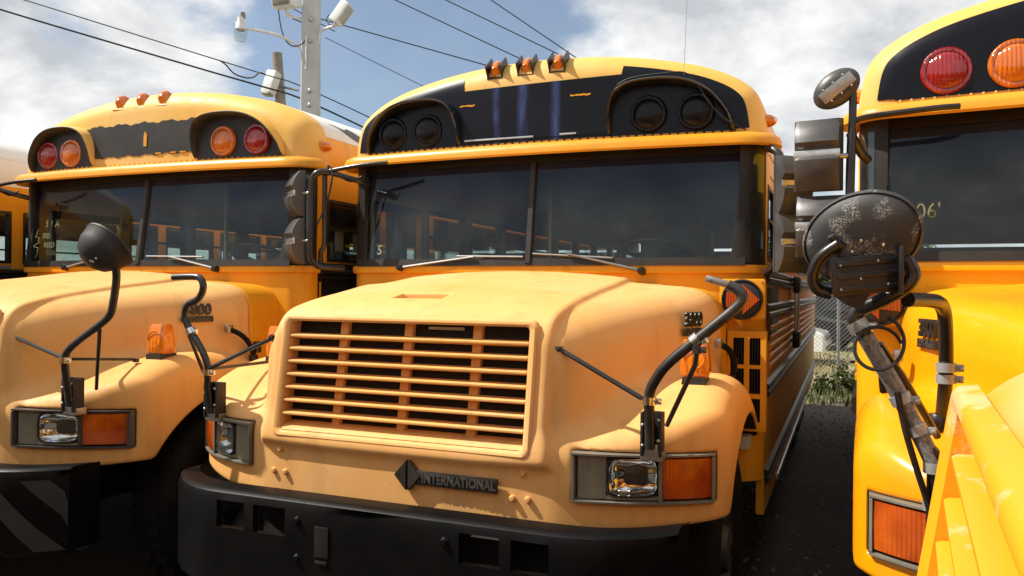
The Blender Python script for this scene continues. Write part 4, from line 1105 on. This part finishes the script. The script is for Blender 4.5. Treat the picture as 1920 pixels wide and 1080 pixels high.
bb = MB().box((0, -.032, 0), (.16, .012, .05), .004, None); bb.v = [tuple(q @ Vector(p)+Vector((-1.378, 1.40, 2.598))) for p in bb.v]; put('mirror_clamp', bb, 'steel', rm)
for dx, dz in ((-.05, .03), (0, .03), (.05, .03), (-.05, -.03), (0, -.03), (.05, -.03)): put('bolt', MB().ball(q @ Vector((dx, -.034, dz))+Vector((-1.378, 1.40, 2.598)), .006, 6, 4), 'chrome', rm)

for bus, arms in ((C, True), (LB, False)):
    ms = tube('side_mirror', [(-1.30, 1.40, 2.43), (-1.36, 1.36, 2.425), (-1.395, 1.35, 2.36), (-1.40, 1.35, 2.15), (-1.40, 1.35, 1.94), (-1.39, 1.36, 1.87), (-1.34, 1.40, 1.835), (-1.27, 1.52, 1.83)], .021, 'arm_black', bus)
    tube('arm_tube', [(-1.335, 1.40, 2.44), (-1.335, 1.40, 2.15), (-1.335, 1.40, 1.98), (-1.36, 1.40, 1.93), (-1.36, 1.40, 1.86)], .016, 'arm_black', ms)
    tube('arm_tube', [(-1.34, 1.40, 2.44), (-1.15, 1.43, 2.385), (-1.10, 1.53, 2.36)], .018, 'arm_black', ms)
    tube('arm_tube', [(-1.34, 1.40, 2.435), (-1.10, 1.40, 2.46), (-.90, 1.43, 2.475)], .013, 'arm_black', ms)
    for z in (2.30, 2.0): rect_mirror(ms, (-1.535, 1.41, z), .19, .285, .085, R(-38)); tube('arm_tube', [(-1.50, 1.36, z), (-1.40, 1.35, z)], .011, 'steel', ms)
    tube('mirror_cable', [(-1.31, 1.40, 2.44), (-1.30, 1.39, 2.47), (-1.27, 1.39, 2.42), (-1.30, 1.38, 2.25), (-1.36, 1.36, 2.10)], .006, 'cable', ms, True, 6)
    tube('mirror_cable', [(-1.24, 1.41, 2.41), (-1.18, 1.42, 2.375), (-1.13, 1.42, 2.37), (-1.09, 1.44, 2.40)], .006, 'cable', ms, True, 6)
for bus in (C,):
    ms = tube('side_mirror', [(1.30, 1.62, 2.47), (1.36, 1.58, 2.43), (1.385, 1.57, 2.34), (1.39, 1.56, 2.1), (1.385, 1.56, 1.92), (1.35, 1.57, 1.85), (1.30, 1.62, 1.80)], .021, 'arm_black', bus)
    for z, h in ((2.26, .30), (1.96, .30)):
        rect_mirror(ms, (1.425, 1.60, z), .19, h, .08, R(40)); tube('arm_tube', [(1.42, 1.56, z), (1.388, 1.56, z)], .011, 'steel', ms)
tube('antenna', [(.885, 1.50, 2.86), (.905, 1.50, 3.45)], .0016, 'steel', C, False, 5)
tube('antenna_wire', [(.52, 1.50, 2.84), (.6, 1.49, 2.868), (.75, 1.49, 2.877), (.89, 1.49, 2.87), (.96, 1.495, 2.80), (1.02, 1.50, 2.70), (1.10, 1.53, 2.615), (1.2, 1.58, 2.56)], .004, 'cable', C, True, 5)

# arrow lamps, cowl vents, hood latches
def arrow_lamp(bus, s):
    cx, cz, y = 1.195, 1.665, 1.535
    b = MB().box((s*cx, y, cz), (.235, .05, .215), .02); o = put('arrow_lamp', b, 'lip_orange', bus)
    put('lamp_disc', MB().lathe([(.0, -.012), (.07, -.011), (.092, -.004), (.096, .004)], (s*cx, y-.026, cz), 'y', 32), 'black_matte', o)
    ar = [(.088, 0), (.005, .078), (.005, .032), (-.078, .040), (-.080, -.040), (.005, -.032), (.005, -.078)]
    put('arrow', MB().prism([(s*a_, b_) for a_, b_ in ar], lambda x, z: (s*cx+x, y-.045, cz+z), lambda x, z: (s*cx+x, y-.034, cz+z)), 'arrow_red', o)
    put('lamp_flange', MB().lathe([(.094, -.004), (.098, -.012), (.104, -.010), (.106, .004)], (s*cx, y-.026, cz), 'y', 32), 'black_trim', o)
    for k in range(4): put('bolt', MB().ball((s*cx+.10*(1 if k % 2 else -1), y-.026, cz+.09*(1 if k//2 else -1)), .005, 6, 4), 'steel', o)
def vent_box(bus, s):
    b = MB(); y = 1.53
    x0, x1, z0, z1 = 1.12, 1.315, .98, 1.50
    xs = [x0, 1.15, 1.205, 1.232, 1.287, x1]; zs = [z0, 1.03, 1.15, 1.175, 1.305, 1.325, 1.465, z1]
    for i in range(5):
        for k in range(7):
            if i in (1, 3) and k in (1, 3, 5): continue
            b.add([(s*xs[i], y, zs[k]), (s*xs[i+1], y, zs[k]), (s*xs[i+1], y, zs[k+1]), (s*xs[i], y, zs[k+1])], [(0, 1, 2, 3)])
    b.add([(s*x, yy, z) for yy in (y, y+.07) for x, z in ((x0, z0), (x1, z0), (x1, z1), (x0, z1))], [(i, (i+1) % 4, 4+(i+1) % 4, 4+i) for i in range(4)])
    o = put('cowl_vent', b, 'body_yellow', bus)
    put('vent_back', MB().add([(s*x0, y+.05, z0), (s*x1, y+.05, z0), (s*x1, y+.05, z1), (s*x0, y+.05, z1)], [(0, 1, 2, 3)]), 'dark_core', o)
    for i in (1, 3):
        for k in (1, 3, 5):
            for t in (.25, .5, .75):
                x = xs[i]+(xs[i+1]-xs[i])*t; put('louvre', MB().box((s*x, y+.022, (zs[k]+zs[k+1])/2), (.004, .03, zs[k+1]-zs[k])), 'black_trim', o)
def latch(bus, s, x=1.155, y=1.20):
    o = put('hood_latch', MB().tube(smooth_path([(s*(x-.02), y-.10, 1.455), (s*(x+.02), y-.06, 1.43), (s*(x+.035), y, 1.38), (s*(x+.03), y+.06, 1.30)], 5), .015, 8), 'rubber', bus)
    put('latch_head', MB().box((s*(x-.02), y-.10, 1.458), (.035, .05, .05), .012), 'steel', o)
    put('latch_bracket', MB().box((s*(x+.03), y+.09, 1.34), (.03, .05, .07), .008).box((s*(x+.02), y+.07, 1.27), (.03, .05, .05), .004), 'black_trim', o)
for bus, s in ((C, 1), (LB, 1), (RB, -1), (RB, 1)):
    latch(bus, s)
    if bus is not LB: arrow_lamp(bus, s)
    if bus is C: vent_box(bus, s)
put('black_side_panel', MB().box((BW+.003, 3.0, 1.66), (.008, 2.44, .42), .002), 'black_trim', LB)
for z, x0 in ((1.541, .085), (1.490, .11)):
    put('radiator_tag', MB().box((x0+.085, float(yA(z))+.064, z), (.165, .004, .012), .001), 'silver_band', C)
# folded stop arm on the centre bus, edge-on
o = put('stop_arm', MB().box((1.345, 3.85, 1.555), (.028, .30, .30), .01), 'silver_band', C)
put('stop_arm_edge', MB().box((1.345, 3.85, 1.765), (.045, .34, .13), .02).box((1.345, 3.85, 1.345), (.05, .34, .13), .02), 'black_trim', o)
put('battery_door', MB().box((1.293, 2.2, 1.58), (.012, .72, .30), .003).box((1.297, 2.2, 1.83), (.012, .78, .05), .003), 'black_trim', C)

# wipers
def wiper(bus, x0, z0, x1, z1, bx0, bz0, bx1, bz1):
    y = lambda x, z: ws_pt(x, z)[1]-.028
    o = tube('wiper', [(x0, yF(x0)-.035, z0), (x1, y(x1, z1), z1)], [.010, .006], 'wiper_grey', bus, False, 6)
    tube('wiper_blade', [(bx0, y(bx0, bz0)+.012, bz0), (bx1, y(bx1, bz1)+.012, bz1)], .007, 'wiper_grey', o, False, 6)
    put('wiper_pivot', MB().lathe([(.001, -.05), (.018, -.048), (.022, -.02), (.026, .01)], (x0, yF(x0)-.012, z0), 'y', 12), 'black_trim', o)
wiper(C, -.86, 1.835, -.34, 1.898, -.46, 1.902, -.03, 1.895); wiper(C, .66, 1.815, .24, 1.91, .03, 1.912, .50, 1.885)
wiper(LB, -.70, 1.835, -.45, 1.885, -.52, 1.89, -.1, 1.915); wiper(LB, .66, 1.825, .28, 1.91, .08, 1.912, .55, 1.905)
wiper(RB, -.60, 1.80, -.2, 1.885, -.5, 1.888, 0, 1.888)

# chalk marks written on the glass
def chalk(bus, txt, size, x, z, mat='chalk', rz=0):
    p = ws_pt(x, z, .006); o = put('chalk_mark', text_mesh(txt, size, .0004, 'chalk'+txt+str(size), .85), mat, bus, p, (R(90-8), rz, 0))
chalk(LB, '5 1 A', .075, -.93, 2.165); chalk(LB, '000', .06, -.985, 2.075); chalk(LB, 'REED', .055, -.935, 2.005); chalk(LB, '55:00', .05, -.90, 1.945)
def scribble(bus, x, z, w, h, n, mat):
    rs = random.Random(5); pts = [(ws_pt(x+w*(rs.random()-.5), z-h/2+h*i/n, .007)) for i in range(n)]
    tube('chalk_mark', pts, .0028, mat, bus, True, 4)
scribble(LB, -1.085, 2.03, .07, .24, 16, 'chalk')
chalk(C, '5', .085, -1.035, 1.945, 'chalk_white')
chalk(RB, '06\'', .10, -1.005, 2.065, 'chalk'); chalk(RB, 'F', .08, -1.085, 1.945, 'chalk')
# paper cards in the left bus's driver windows
for y, w in ((2.06, .09), (2.30, .14), (2.42, .10)): put('paper_card', MB().box((BW-.05, y, 2.04), (.003, w, .16)), 'card_white', LB)
# dark swoosh-shaped patch laid over the left bus's roof side
def roof_patch():
    zs = [p[1] for p in RP[:len(RP)//2]]; xs = [-p[0] for p in RP[:len(RP)//2]]
    X = lambda z: float(np.interp(z, zs, xs))+.006
    top = [(1.98, 2.835), (2.06, 2.832), (2.14, 2.818), (2.20, 2.842), (2.26, 2.826), (2.34, 2.79), (2.50, 2.782), (2.9, 2.77)]
    bot = [(1.98, 2.829), (2.06, 2.822), (2.12, 2.796), (2.18, 2.768), (2.26, 2.748), (2.34, 2.738), (2.50, 2.735), (2.9, 2.73)]
    rows = []
    for (y0, z0), (y1, z1) in zip(top, bot): rows.append([(X(z0+(z1-z0)*t), y0+(y1-y0)*t, z0+(z1-z0)*t+.003) for t in (0, .33, .66, 1)])
    return MB().grid(rows)
put('dark_swoosh', roof_patch(), 'badge_grey', LB)

# ------------------------------------------------------------------ ground
gm = MB(); gm.grid([[(x, y, 0) for x in np.linspace(-900, 900, 13)] for y in np.linspace(-700, 1100, 13)])
put('ground', gm, 'dry_soil', None, kind='structure')
lot = MB(); lot.grid([[(x, y+(.35*math.sin(x*2.3)+.22*math.sin(x*5.9+1)+.15*math.sin(x*13) if y > 13.6 else 0), .004) for x in list(np.linspace(-60, -4, 29))+list(np.linspace(-3.9, 4, 90))+list(np.linspace(4.2, 60, 29))] for y in np.linspace(-40, 13.7, 15)]); put('asphalt_lot', lot, 'asphalt', None, kind='structure')
def blades(name, mat, n, box, h, w, sp=.35):
    b = MB(); vs = []; fs = []
    for i in range(n):
        x = rng.uniform(box[0], box[1]); y = rng.uniform(box[2], box[3]); hh = h*rng.uniform(.4, 1.25); a = rng.uniform(0, 6.28); l = hh*sp*rng.uniform(.3, 1.6)
        dx, dy = math.cos(a), math.sin(a); o = len(vs); ww = w*rng.uniform(.6, 1.3)
        vs += [(x-dy*ww, y+dx*ww, 0), (x+dy*ww, y-dx*ww, 0), (x+dx*l*.4+dy*ww*.7, y+dy*l*.4-dx*ww*.7, hh*.6), (x+dx*l*.4-dy*ww*.7, y+dy*l*.4+dx*ww*.7, hh*.6), (x+dx*l, y+dy*l, hh)]
        fs += [(o, o+1, o+2, o+3), (o+3, o+2, o+4)]
    me = bpy.data.meshes.new(name); me.from_pydata(vs, [], fs); return put(name, me, mat, None, kind='stuff')
blades('dry_grass', 'grass', 16000, (-4.5, 5.5, 13.6, 30), .10, .008)
blades('weedy_verge', 'weed', 7000, (-4.5, 5.5, 13.0, 15.6), .16, .010)

def pebbles():
    vs = []; fs = []; bm = bmesh.new(); bmesh.ops.create_icosphere(bm, subdivisions=1, radius=1); bv = np.array([v.co[:] for v in bm.verts]); bm.verts.index_update(); bf = [tuple(v.index for v in f.verts) for f in bm.faces]; bm.free()
    for i in range(3600):
        y = rng.uniform(4.5, 15.5) if i % 3 else rng.uniform(12, 16); x = rng.uniform(-1.1, .7); s_ = .006+.012*rng.rand()**4; o = len(vs)
        P_ = bv*s_*rng.uniform(.7, 1.3, 3)*(1+.2*rng.normal(size=bv.shape)); P_ += (x, y, .004+s_*.3); vs += [tuple(p) for p in P_]; fs += [tuple(a+o for a in f) for f in bf]
    me = bpy.data.meshes.new('gravel'); me.from_pydata(vs, [], fs); put('gravel', me, 'gravel', None, kind='stuff')
simple('gravel', (.20, .17, .14), .9, 0, .4, 3)
pebbles()
# ------------------------------------------------------------------ fence
FY = 15.1
fe = thing('chain_link_fence', 'grey chain link fence seen between the middle and right buses', 'fence', (0, FY, 0))
wm = MB(); x0, x1, z0, z1, st_ = -2.4, 3.6, .05, 1.66, .075
def dia(x, y0_, sgn):
    pass
k = x0-(z1-z0)
vs = []; fs = []
def wire_seg(a, b_, rad=.0028):
    a = Vector(a); b_ = Vector(b_); d = (b_-a).normalized(); n1 = d.cross(Vector((0, 1, 0))).normalized(); n2 = Vector((0, 1, 0)); o = len(vs)
    for p in (a, b_):
        for c in ((n1+n2*0), (-n1*.5+n2*.87), (-n1*.5-n2*.87)): vs.append(tuple(p+c*rad))
    fs.extend([(o, o+1, o+4, o+3), (o+1, o+2, o+5, o+4), (o+2, o, o+3, o+5)])
while k < x1:
    for sgn in (1, -1):
        xa, xb = k, k+(z1-z0)
        za, zb = (z0, z1) if sgn > 0 else (z1, z0)
        if xa < x0: za += (x0-xa)*(1 if zb > za else -1); xa = x0
        if xb > x1: zb -= (xb-x1)*(1 if zb > za else -1); xb = x1
        if xb > xa: wire_seg((xa, .002*sgn, za), (xb, .002*sgn, zb))
    k += st_
me = bpy.data.meshes.new('mesh_wire'); me.from_pydata(vs, [], fs); put('mesh_wire', me, 'fence_wire', fe, kind='stuff')
for px_ in (-2.4, -.09, 2.2, 3.6): put('fence_post', MB().tube([(px_, .035, 0), (px_, .035, 1.70)], .03, 10).ball((px_, .035, 1.71), .036, 8, 5), 'galv', fe)
put('top_rail', MB().tube([(x0, .03, 1.66), (x1, .03, 1.66)], .019, 8), 'galv', fe)

# ------------------------------------------------------------------ plants
def plant(name, label, cat, x, y, h, w, n, mat, leaf=.035, stems=5, group=None, trunk=False):
    t = thing(name, label, cat, (x, y, 0), rng.uniform(0, 6), group)
    vs = []; fs = []; sb = MB()
    tips = []
    if trunk:
        sb.tube([(0, 0, 0), (.05*h*.2, 0, h*.25), (0, .03*h, h*.5), (.02*h, 0, h*.8)], [h*.03, h*.025, h*.018, h*.006], 9)
        for k_ in range(9):
            a = rng.uniform(0, 6.28); z0_ = h*rng.uniform(.25, .6); l = w*rng.uniform(.4, .9)
            e = (math.cos(a)*l, math.sin(a)*l, z0_+l*rng.uniform(.4, .9)); sb.tube([(0, 0, z0_), (e[0]*.5, e[1]*.5, z0_+(e[2]-z0_)*.4), e], [h*.014, h*.009, h*.003], 6); tips += [e, (e[0]*.6, e[1]*.6, e[2]*.9)]
        tips += [(rng.normal()*w*.3, rng.normal()*w*.3, h*rng.uniform(.6, .98)) for _ in range(14)]
    else:
        for k_ in range(stems):
            a = rng.uniform(0, 6.28); l = w*rng.uniform(.3, 1); e = (math.cos(a)*l, math.sin(a)*l, h*rng.uniform(.5, 1)); sb.tube([(0, 0, 0), (e[0]*.3, e[1]*.3, e[2]*.6), e], [.008, .006, .003], 5); tips += [e, (e[0]*.5, e[1]*.5, e[2]*.7), (e[0]*.25, e[1]*.25, e[2]*.4)]
    rad = (w*.30 if trunk else w*.22)
    for i in range(n):
        c = tips[rng.randint(len(tips))]; d = rng.normal(size=3); d /= np.linalg.norm(d); rr = rad*rng.uniform(.2, 1.15)
        p = np.array(c)+d*rr*np.array((1, 1, .75)); p[2] = max(p[2], .02)
        u = rng.normal(size=3); u /= np.linalg.norm(u); v = np.cross(u, rng.normal(size=3)); v /= np.linalg.norm(v); s_ = leaf*rng.uniform(.6, 1.4); o = len(vs)
        vs += [tuple(p-u*s_), tuple(p+v*s_*.5), tuple(p+u*s_), tuple(p-v*s_*.5)]; fs.append((o, o+1, o+2, o+3))
    me = bpy.data.meshes.new('foliage'); me.from_pydata(vs, [], fs)
    put('crown' if trunk else 'foliage', me, mat, t); put('trunk' if trunk else 'stems', sb, 'bark', t); return t
plant('weed_clump', 'leafy green weed clump at the fence foot beside the bright yellow bus', 'weed', .12, 14.6, .55, .5, 420, 'weed', .05)
plant('weed_clump', 'low dark weed clump at the fence foot beside the middle bus', 'weed', -.42, 14.4, .34, .4, 300, 'weed', .045)
plant('weed_clump', 'tall thin yellowish weed in front of the fence, between the two clumps', 'weed', -.15, 14.75, .75, .3, 110, 'grass', .035)
plant('broad_tree', 'dark leafy tree far beyond the fence behind the white car', 'tree', -1.9, 40, 4.6, 2.4, 5200, 'leaf', .16, trunk=True)
plant('broad_tree', 'dark leafy tree far beyond the fence behind the dark van', 'tree', .9, 42, 5.2, 2.8, 5200, 'leaf', .16, trunk=True)

# ------------------------------------------------------------------ cars beyond the fence
def car(label, loc, rot, mat, L_=4.4, Wd=1.75, Ht=1.42, van=False):
    t = thing('parked_car', label, 'car' if not van else 'van', loc, rot, 'vehicles parked beyond the fence')
    hl = L_/2
    if van: prof = [(-hl, .35), (-hl, 1.0), (-hl+.05, Ht*.97), (-hl+.3, Ht), (hl-1.5, Ht), (hl-.85, 1.12), (hl-.1, .95), (hl, .75), (hl, .33)]
    else: prof = [(-hl, .35), (-hl, .72), (-hl+.1, .92), (-hl+.75, .96), (-hl+1.35, Ht-.03), (-hl+1.8, Ht), (hl-2.0, Ht-.02), (hl-1.25, .95), (hl-.3, .82), (hl-.02, .68), (hl, .33)]
    P_ = smooth_path([(x, 0, z) for x, z in prof], 3)
    rows = []
    for wv, ins_ in ((-1, .06), (-.96, .0), (-.8, -.02), (.8, -.02), (.96, .0), (1, .06)):
        row = []
        for p in P_:
            tum = max(0, (p.z-.95))*.22; row.append((p.x*(1-ins_*.3), wv*(Wd/2-tum), p.z-ins_*.2*(p.z > .6)))
        rows.append(row)
    b = MB().grid(rows); n = len(P_); b.f += [tuple(range(n)), tuple(range(len(b.v)-n, len(b.v)))]
    put('car_body', b, mat, t)
    zt = Ht-.08
    for s in (-1, 1):
        w = [(-hl+.95, .98), (-hl+1.42, zt), (hl-2.05, zt), (hl-1.45, .98)] if not van else [(-hl+.3, 1.08), (-hl+.3, zt), (hl-1.55, zt), (hl-1.1, 1.08)]
        put('side_window', MB().prism(w, lambda x, z: (x, s*(Wd/2-max(0, z-.95)*.22+.004), z), lambda x, z: (x, s*(Wd/2-max(0, z-.95)*.22-.01), z)), 'black_gloss', t)
        put('headlight', MB().ball((hl-.10, s*(Wd/2-.28), .70), .13, 12, 8, (.55, 1.3, .6)), 'chrome', t)
        for x in (-hl+.85, hl-.85):
            wl = put('wheel', MB().lathe([(.16, -.08), (.30, -.09), (.32, -.05), (.32, .05), (.30, .09), (.16, .08)], (0, 0, 0), 'y', 20), 'rubber', t, (x, s*(Wd/2-.10), .32))
            put('rim', MB().lathe([(.165, s*.075), (.12, s*.05), (.03, s*.07), (.001, s*.07)], (0, 0, 0), 'y', 14), 'rim_grey', wl)
    xw = hl-1.28 if not van else hl-.9
    a0, z0_, a1, z1_ = (hl-1.30, .985, hl-1.95, Ht-.06) if not van else (hl-.86, 1.14, hl-1.46, Ht-.05)
    put('windscreen', MB().add([(a0+.012, -.68, z0_), (a0+.012, .68, z0_), (a1+.012, .58, z1_), (a1+.012, -.58, z1_)], [(0, 1, 2, 3)]), 'black_gloss', t)
    put('front_grille', MB().box((hl+.004, 0, .62), (.03, .9, .10), .01).box((hl+.004, 0, .40), (.03, 1.2, .12), .01), 'black_trim', t)
    put('front_bumper', MB().box((hl-.02, 0, .50), (.10, Wd-.1, .10), .03), mat, t)
    return t
car('white car nosing out behind the middle bus, beyond the fence', (-2.56, 21.2, 0), R(-4), 'car_white')
car('dark car parked behind the white car, beyond the fence', (-1.55, 26.5, 0), R(-8), 'car_dark', Ht=1.6)
car('tall dark van standing at the back, beyond the fence', (1.6, 31.5, 0), R(3), 'car_dark', 5.2, 2.0, 2.1, True)
car('teal van at the back left, beyond the fence', (-3.7, 37, 0), R(2), 'teal_paint', 5.4, 2.0, 2.5, True)

# ------------------------------------------------------------------ poles, floodlights, overhead lines
PX, PY = -10.49, 14.05
pole = thing('utility_pole', 'square grey concrete utility pole rising behind the left bus', 'pole', (PX, PY, 0), R(20))
b = MB(); rows = []
for z, w in ((0, .21), (5, .178), (12, .135)):
    c = w*.16; rows.append([(w-c, -w, z), (w, -w+c, z), (w, w-c, z), (w-c, w, z), (-w+c, w, z), (-w, w-c, z), (-w, -w+c, z), (-w+c, -w, z)])
b.grid(rows, True); b.f.append(tuple(range(16, 24))); put('shaft', b, 'concrete', pole)
for z in (5.55, 5.85, 7.35, 6.9, 9.0): put('pole_bolt', MB().lathe([(.001, -.03), (.03, -.028), (.035, -.01), (.05, .0)], (.04, -.185, z), 'y', 8), 'steel', pole)
put('conduit', MB().tube([(-.05, -.19, 6.3), (-.05, -.185, 7.0)], .02, 6), 'lamp_white', pole)
pb = thing('utility_pole', 'short weathered wooden pole leaning behind the concrete pole', 'pole', (-13.5, 17.05, 0))
put('shaft', MB().tube([(.05, .02, 0), (-.15, -.03, 6.4), (-.27, -.05, 7.85)], [.17, .145, .13], 14), 'old_wood', pb)
put('cross_pin', MB().tube([(-.1, -.1, 6.95), (.42, -.05, 6.82)], .03, 6), 'old_wood', pb)
bx = thing('floodlight', 'white box floodlight with grey glass fixed on the wooden pole', 'floodlight', (-13.72, 16.72, 7.0), 0, 'floodlights on the poles')
rm_ = Matrix.Rotation(R(8), 3, 'Y') @ Matrix.Rotation(R(-14), 3, 'X')
put('housing', MB().box((0, 0, 0), (.30, .26, .62), .03, rm_), 'lamp_white', bx); put('lamp_glass', MB().box(rm_ @ Vector((0, -.02, -.33)), (.24, .2, .05), .01, rm_), 'bezel_grey', bx)
put('mounting_arm', MB().box((.06, .2, .0), (.06, .2, .06), .01), 'steel', bx)
# floodlights on the concrete pole
fl = thing('floodlight', 'white floodlight tilted up on a short arm right of the concrete pole', 'floodlight', (-9.82, 14.0, 7.30), 0, 'floodlights on the poles')
rm_ = Matrix.Rotation(R(33), 3, 'Y') @ Matrix.Rotation(R(-12), 3, 'X')
put('housing', MB().box(rm_ @ Vector((0, 0, .18)), (.20, .26, .50), .03, rm_), 'lamp_white', fl)
put('rear_cover', MB().box(rm_ @ Vector((.10, .02, .20)), (.07, .2, .36), .02, rm_), 'galv', fl)
put('yoke', MB().tube([(-.16, -.08, .0), (-.13, -.1, -.1), (.0, -.05, -.13), (.06, 0, .05)], .016, 6), 'steel', fl)
put('mounting_arm', MB().tube(smooth_path([(0, 0, -.12), (-.22, .02, -.13), (-.42, .03, -.20), (-.50, .05, -.42)], 5), .03, 8), 'lamp_white', fl)
put('lamp_cable', MB().tube(smooth_path([(-.12, -.1, .1), (-.18, -.1, -.02), (-.06, -.1, -.14)], 4), .01, 5), 'cable', fl)
fl = thing('floodlight', 'white floodlight seen from below at the top of the concrete pole', 'floodlight', (-10.83, 13.66, 7.66), 0, 'floodlights on the poles')
rm_ = Matrix.Rotation(R(10), 3, 'X')
put('housing', MB().box((0, 0, .02), (.52, .36, .24), .05, rm_), 'lamp_white', fl); put('lamp_glass', MB().box(rm_ @ Vector((0, -.19, .03)), (.42, .02, .16), .01, rm_), 'bezel_grey', fl)
put('mounting_arm', MB().tube([(-.05, .05, -.1), (-.04, .1, -.22), (.1, .2, -.26), (.36, .38, -.2)], .025, 8).box((-.02, .1, -.2), (.14, .06, .06), .01), 'lamp_white', fl)
put('lamp_cable', MB().tube(smooth_path([(-.30, .1, .0), (-.18, .05, -.45), (-.05, .05, -.75), (.12, .1, -.88), (.30, .2, -.78), (.36, .3, -.5), (.20, .3, -.34), (.0, .2, -.25)], 5), .013, 5), 'cable', fl)
sl = thing('street_lamp', 'barn-style street lamp on a long curved arm left of the concrete pole', 'street lamp', (PX, PY, 6.8))
put('lamp_arm', MB().tube(smooth_path([(-.1, -.05, -.10), (-.25, -.25, .06), (-.5, -.5, .19), (-.8, -.78, .24), (-.98, -.92, .235)], 6), .032, 8), 'lamp_white', sl)
put('lamp_head', MB().lathe([(.02, .26), (.07, .25), (.08, .12), (.10, .08), (.11, .0), (.09, -.02)], (-1.03, -.97, .22), 'z', 14).box((-1.07, -.97, .32), (.12, .12, .12), .02), 'lamp_white', sl)
put('lamp_bowl', MB().lathe([(.15, .0), (.155, -.03), (.13, -.20), (.12, -.22), (.02, -.23)], (-1.03, -.97, .21), 'z', 18), 'clear_lens', sl)
put('photo_cell', MB().lathe([(.001, .12), (.05, .11), (.055, 0)], (-1.0, -.95, .46), 'z', 10), 'bezel_grey', sl)
def line(label, a, b_, sag, rad=.014, name='power_line', kinks=None):
    a = Vector(a); b_ = Vector(b_); pts = []
    for i in range(25):
        t = i/24; p = a.lerp(b_, t); p.z -= sag*4*t*(1-t); pts.append(p)
    o = put(name, MB().tube(pts, rad, 6), 'cable', None); tag(o, label, 'cable', 'overhead lines'); return o
def ext(a, b_, e0, e1): a = Vector(a); b_ = Vector(b_); d = b_-a; return a-d*e0, b_+d*e1
def W_line(label, a, b_, e0=.6, e1=.6, sag=.0, rad=.014):
    p, q_ = ext(a, b_, e0, e1); return line(label, p, q_, sag, rad)
def pline(label, pts, rad):
    o = put('power_line', MB().tube(smooth_path(pts, 4), rad, 6), 'cable'); return tag(o, label, 'cable', 'overhead lines')
pline('lowest thick black overhead line passing in front of the wooden pole', [(-20.88, 10.81, 8.97), (-17.56, 12.19, 7.9), (-15.34, 13.11, 7.21), (-13.12, 14.03, 6.53), (-12.02, 14.49, 6.2), (-11.34, 14.77, 5.98), (-9.98, 15.34, 5.32), (-8.68, 15.88, 4.61), (-7.0, 16.6, 3.7)], .021)
pline('upper of the two black overhead lines crossing the wooden pole', [(-19.78, 11.26, 8.99), (-17.06, 12.39, 8.12), (-15.12, 13.2, 7.49), (-13.12, 14.03, 6.84), (-11.97, 14.51, 6.47), (-11.34, 14.77, 6.26), (-9.83, 15.4, 5.53), (-8.46, 15.97, 4.79), (-6.8, 16.7, 3.8)], .014)
pline('slack black cable loop hanging from the line left of the wooden pole', [(-12.97, 14.07, 6.79), (-12.85, 14.12, 6.7), (-12.68, 14.19, 6.51), (-12.46, 14.29, 6.42), (-12.28, 14.36, 6.43), (-12.15, 14.41, 6.53), (-12.02, 14.47, 6.48)], .018)
W_line('thin overhead line running from the concrete pole down to the middle bus roof', (-10.92, 14.94, 7.76), (-7.26, 16.46, 6.69), .0, .7, 0, .013)
W_line('second thin overhead line below it from the concrete pole', (-10.81, 14.99, 7.34), (-8.7, 15.87, 6.23), 0, .9, 0, .008)
W_line('leftmost of the three parallel overhead lines above the roof markers', (-9.37, 15.58, 8.2), (-6.65, 16.71, 6.85), 1, 1.2, 0, .012)
W_line('middle of the three parallel overhead lines above the roof markers', (-8.32, 16.01, 8.21), (-5.94, 17.01, 7.0), 1, 1.2, 0, .012)
W_line('rightmost of the three parallel overhead lines above the roof markers', (-7.38, 16.4, 8.22), (-5.66, 17.12, 6.98), 1, 1.2, 0, .012)
W_line('thin overhead line meeting the top of the concrete pole from the left', (-11.81, 14.57, 8.17), (-10.6, 15.06, 7.47), 1.2, 0, 0, .011)
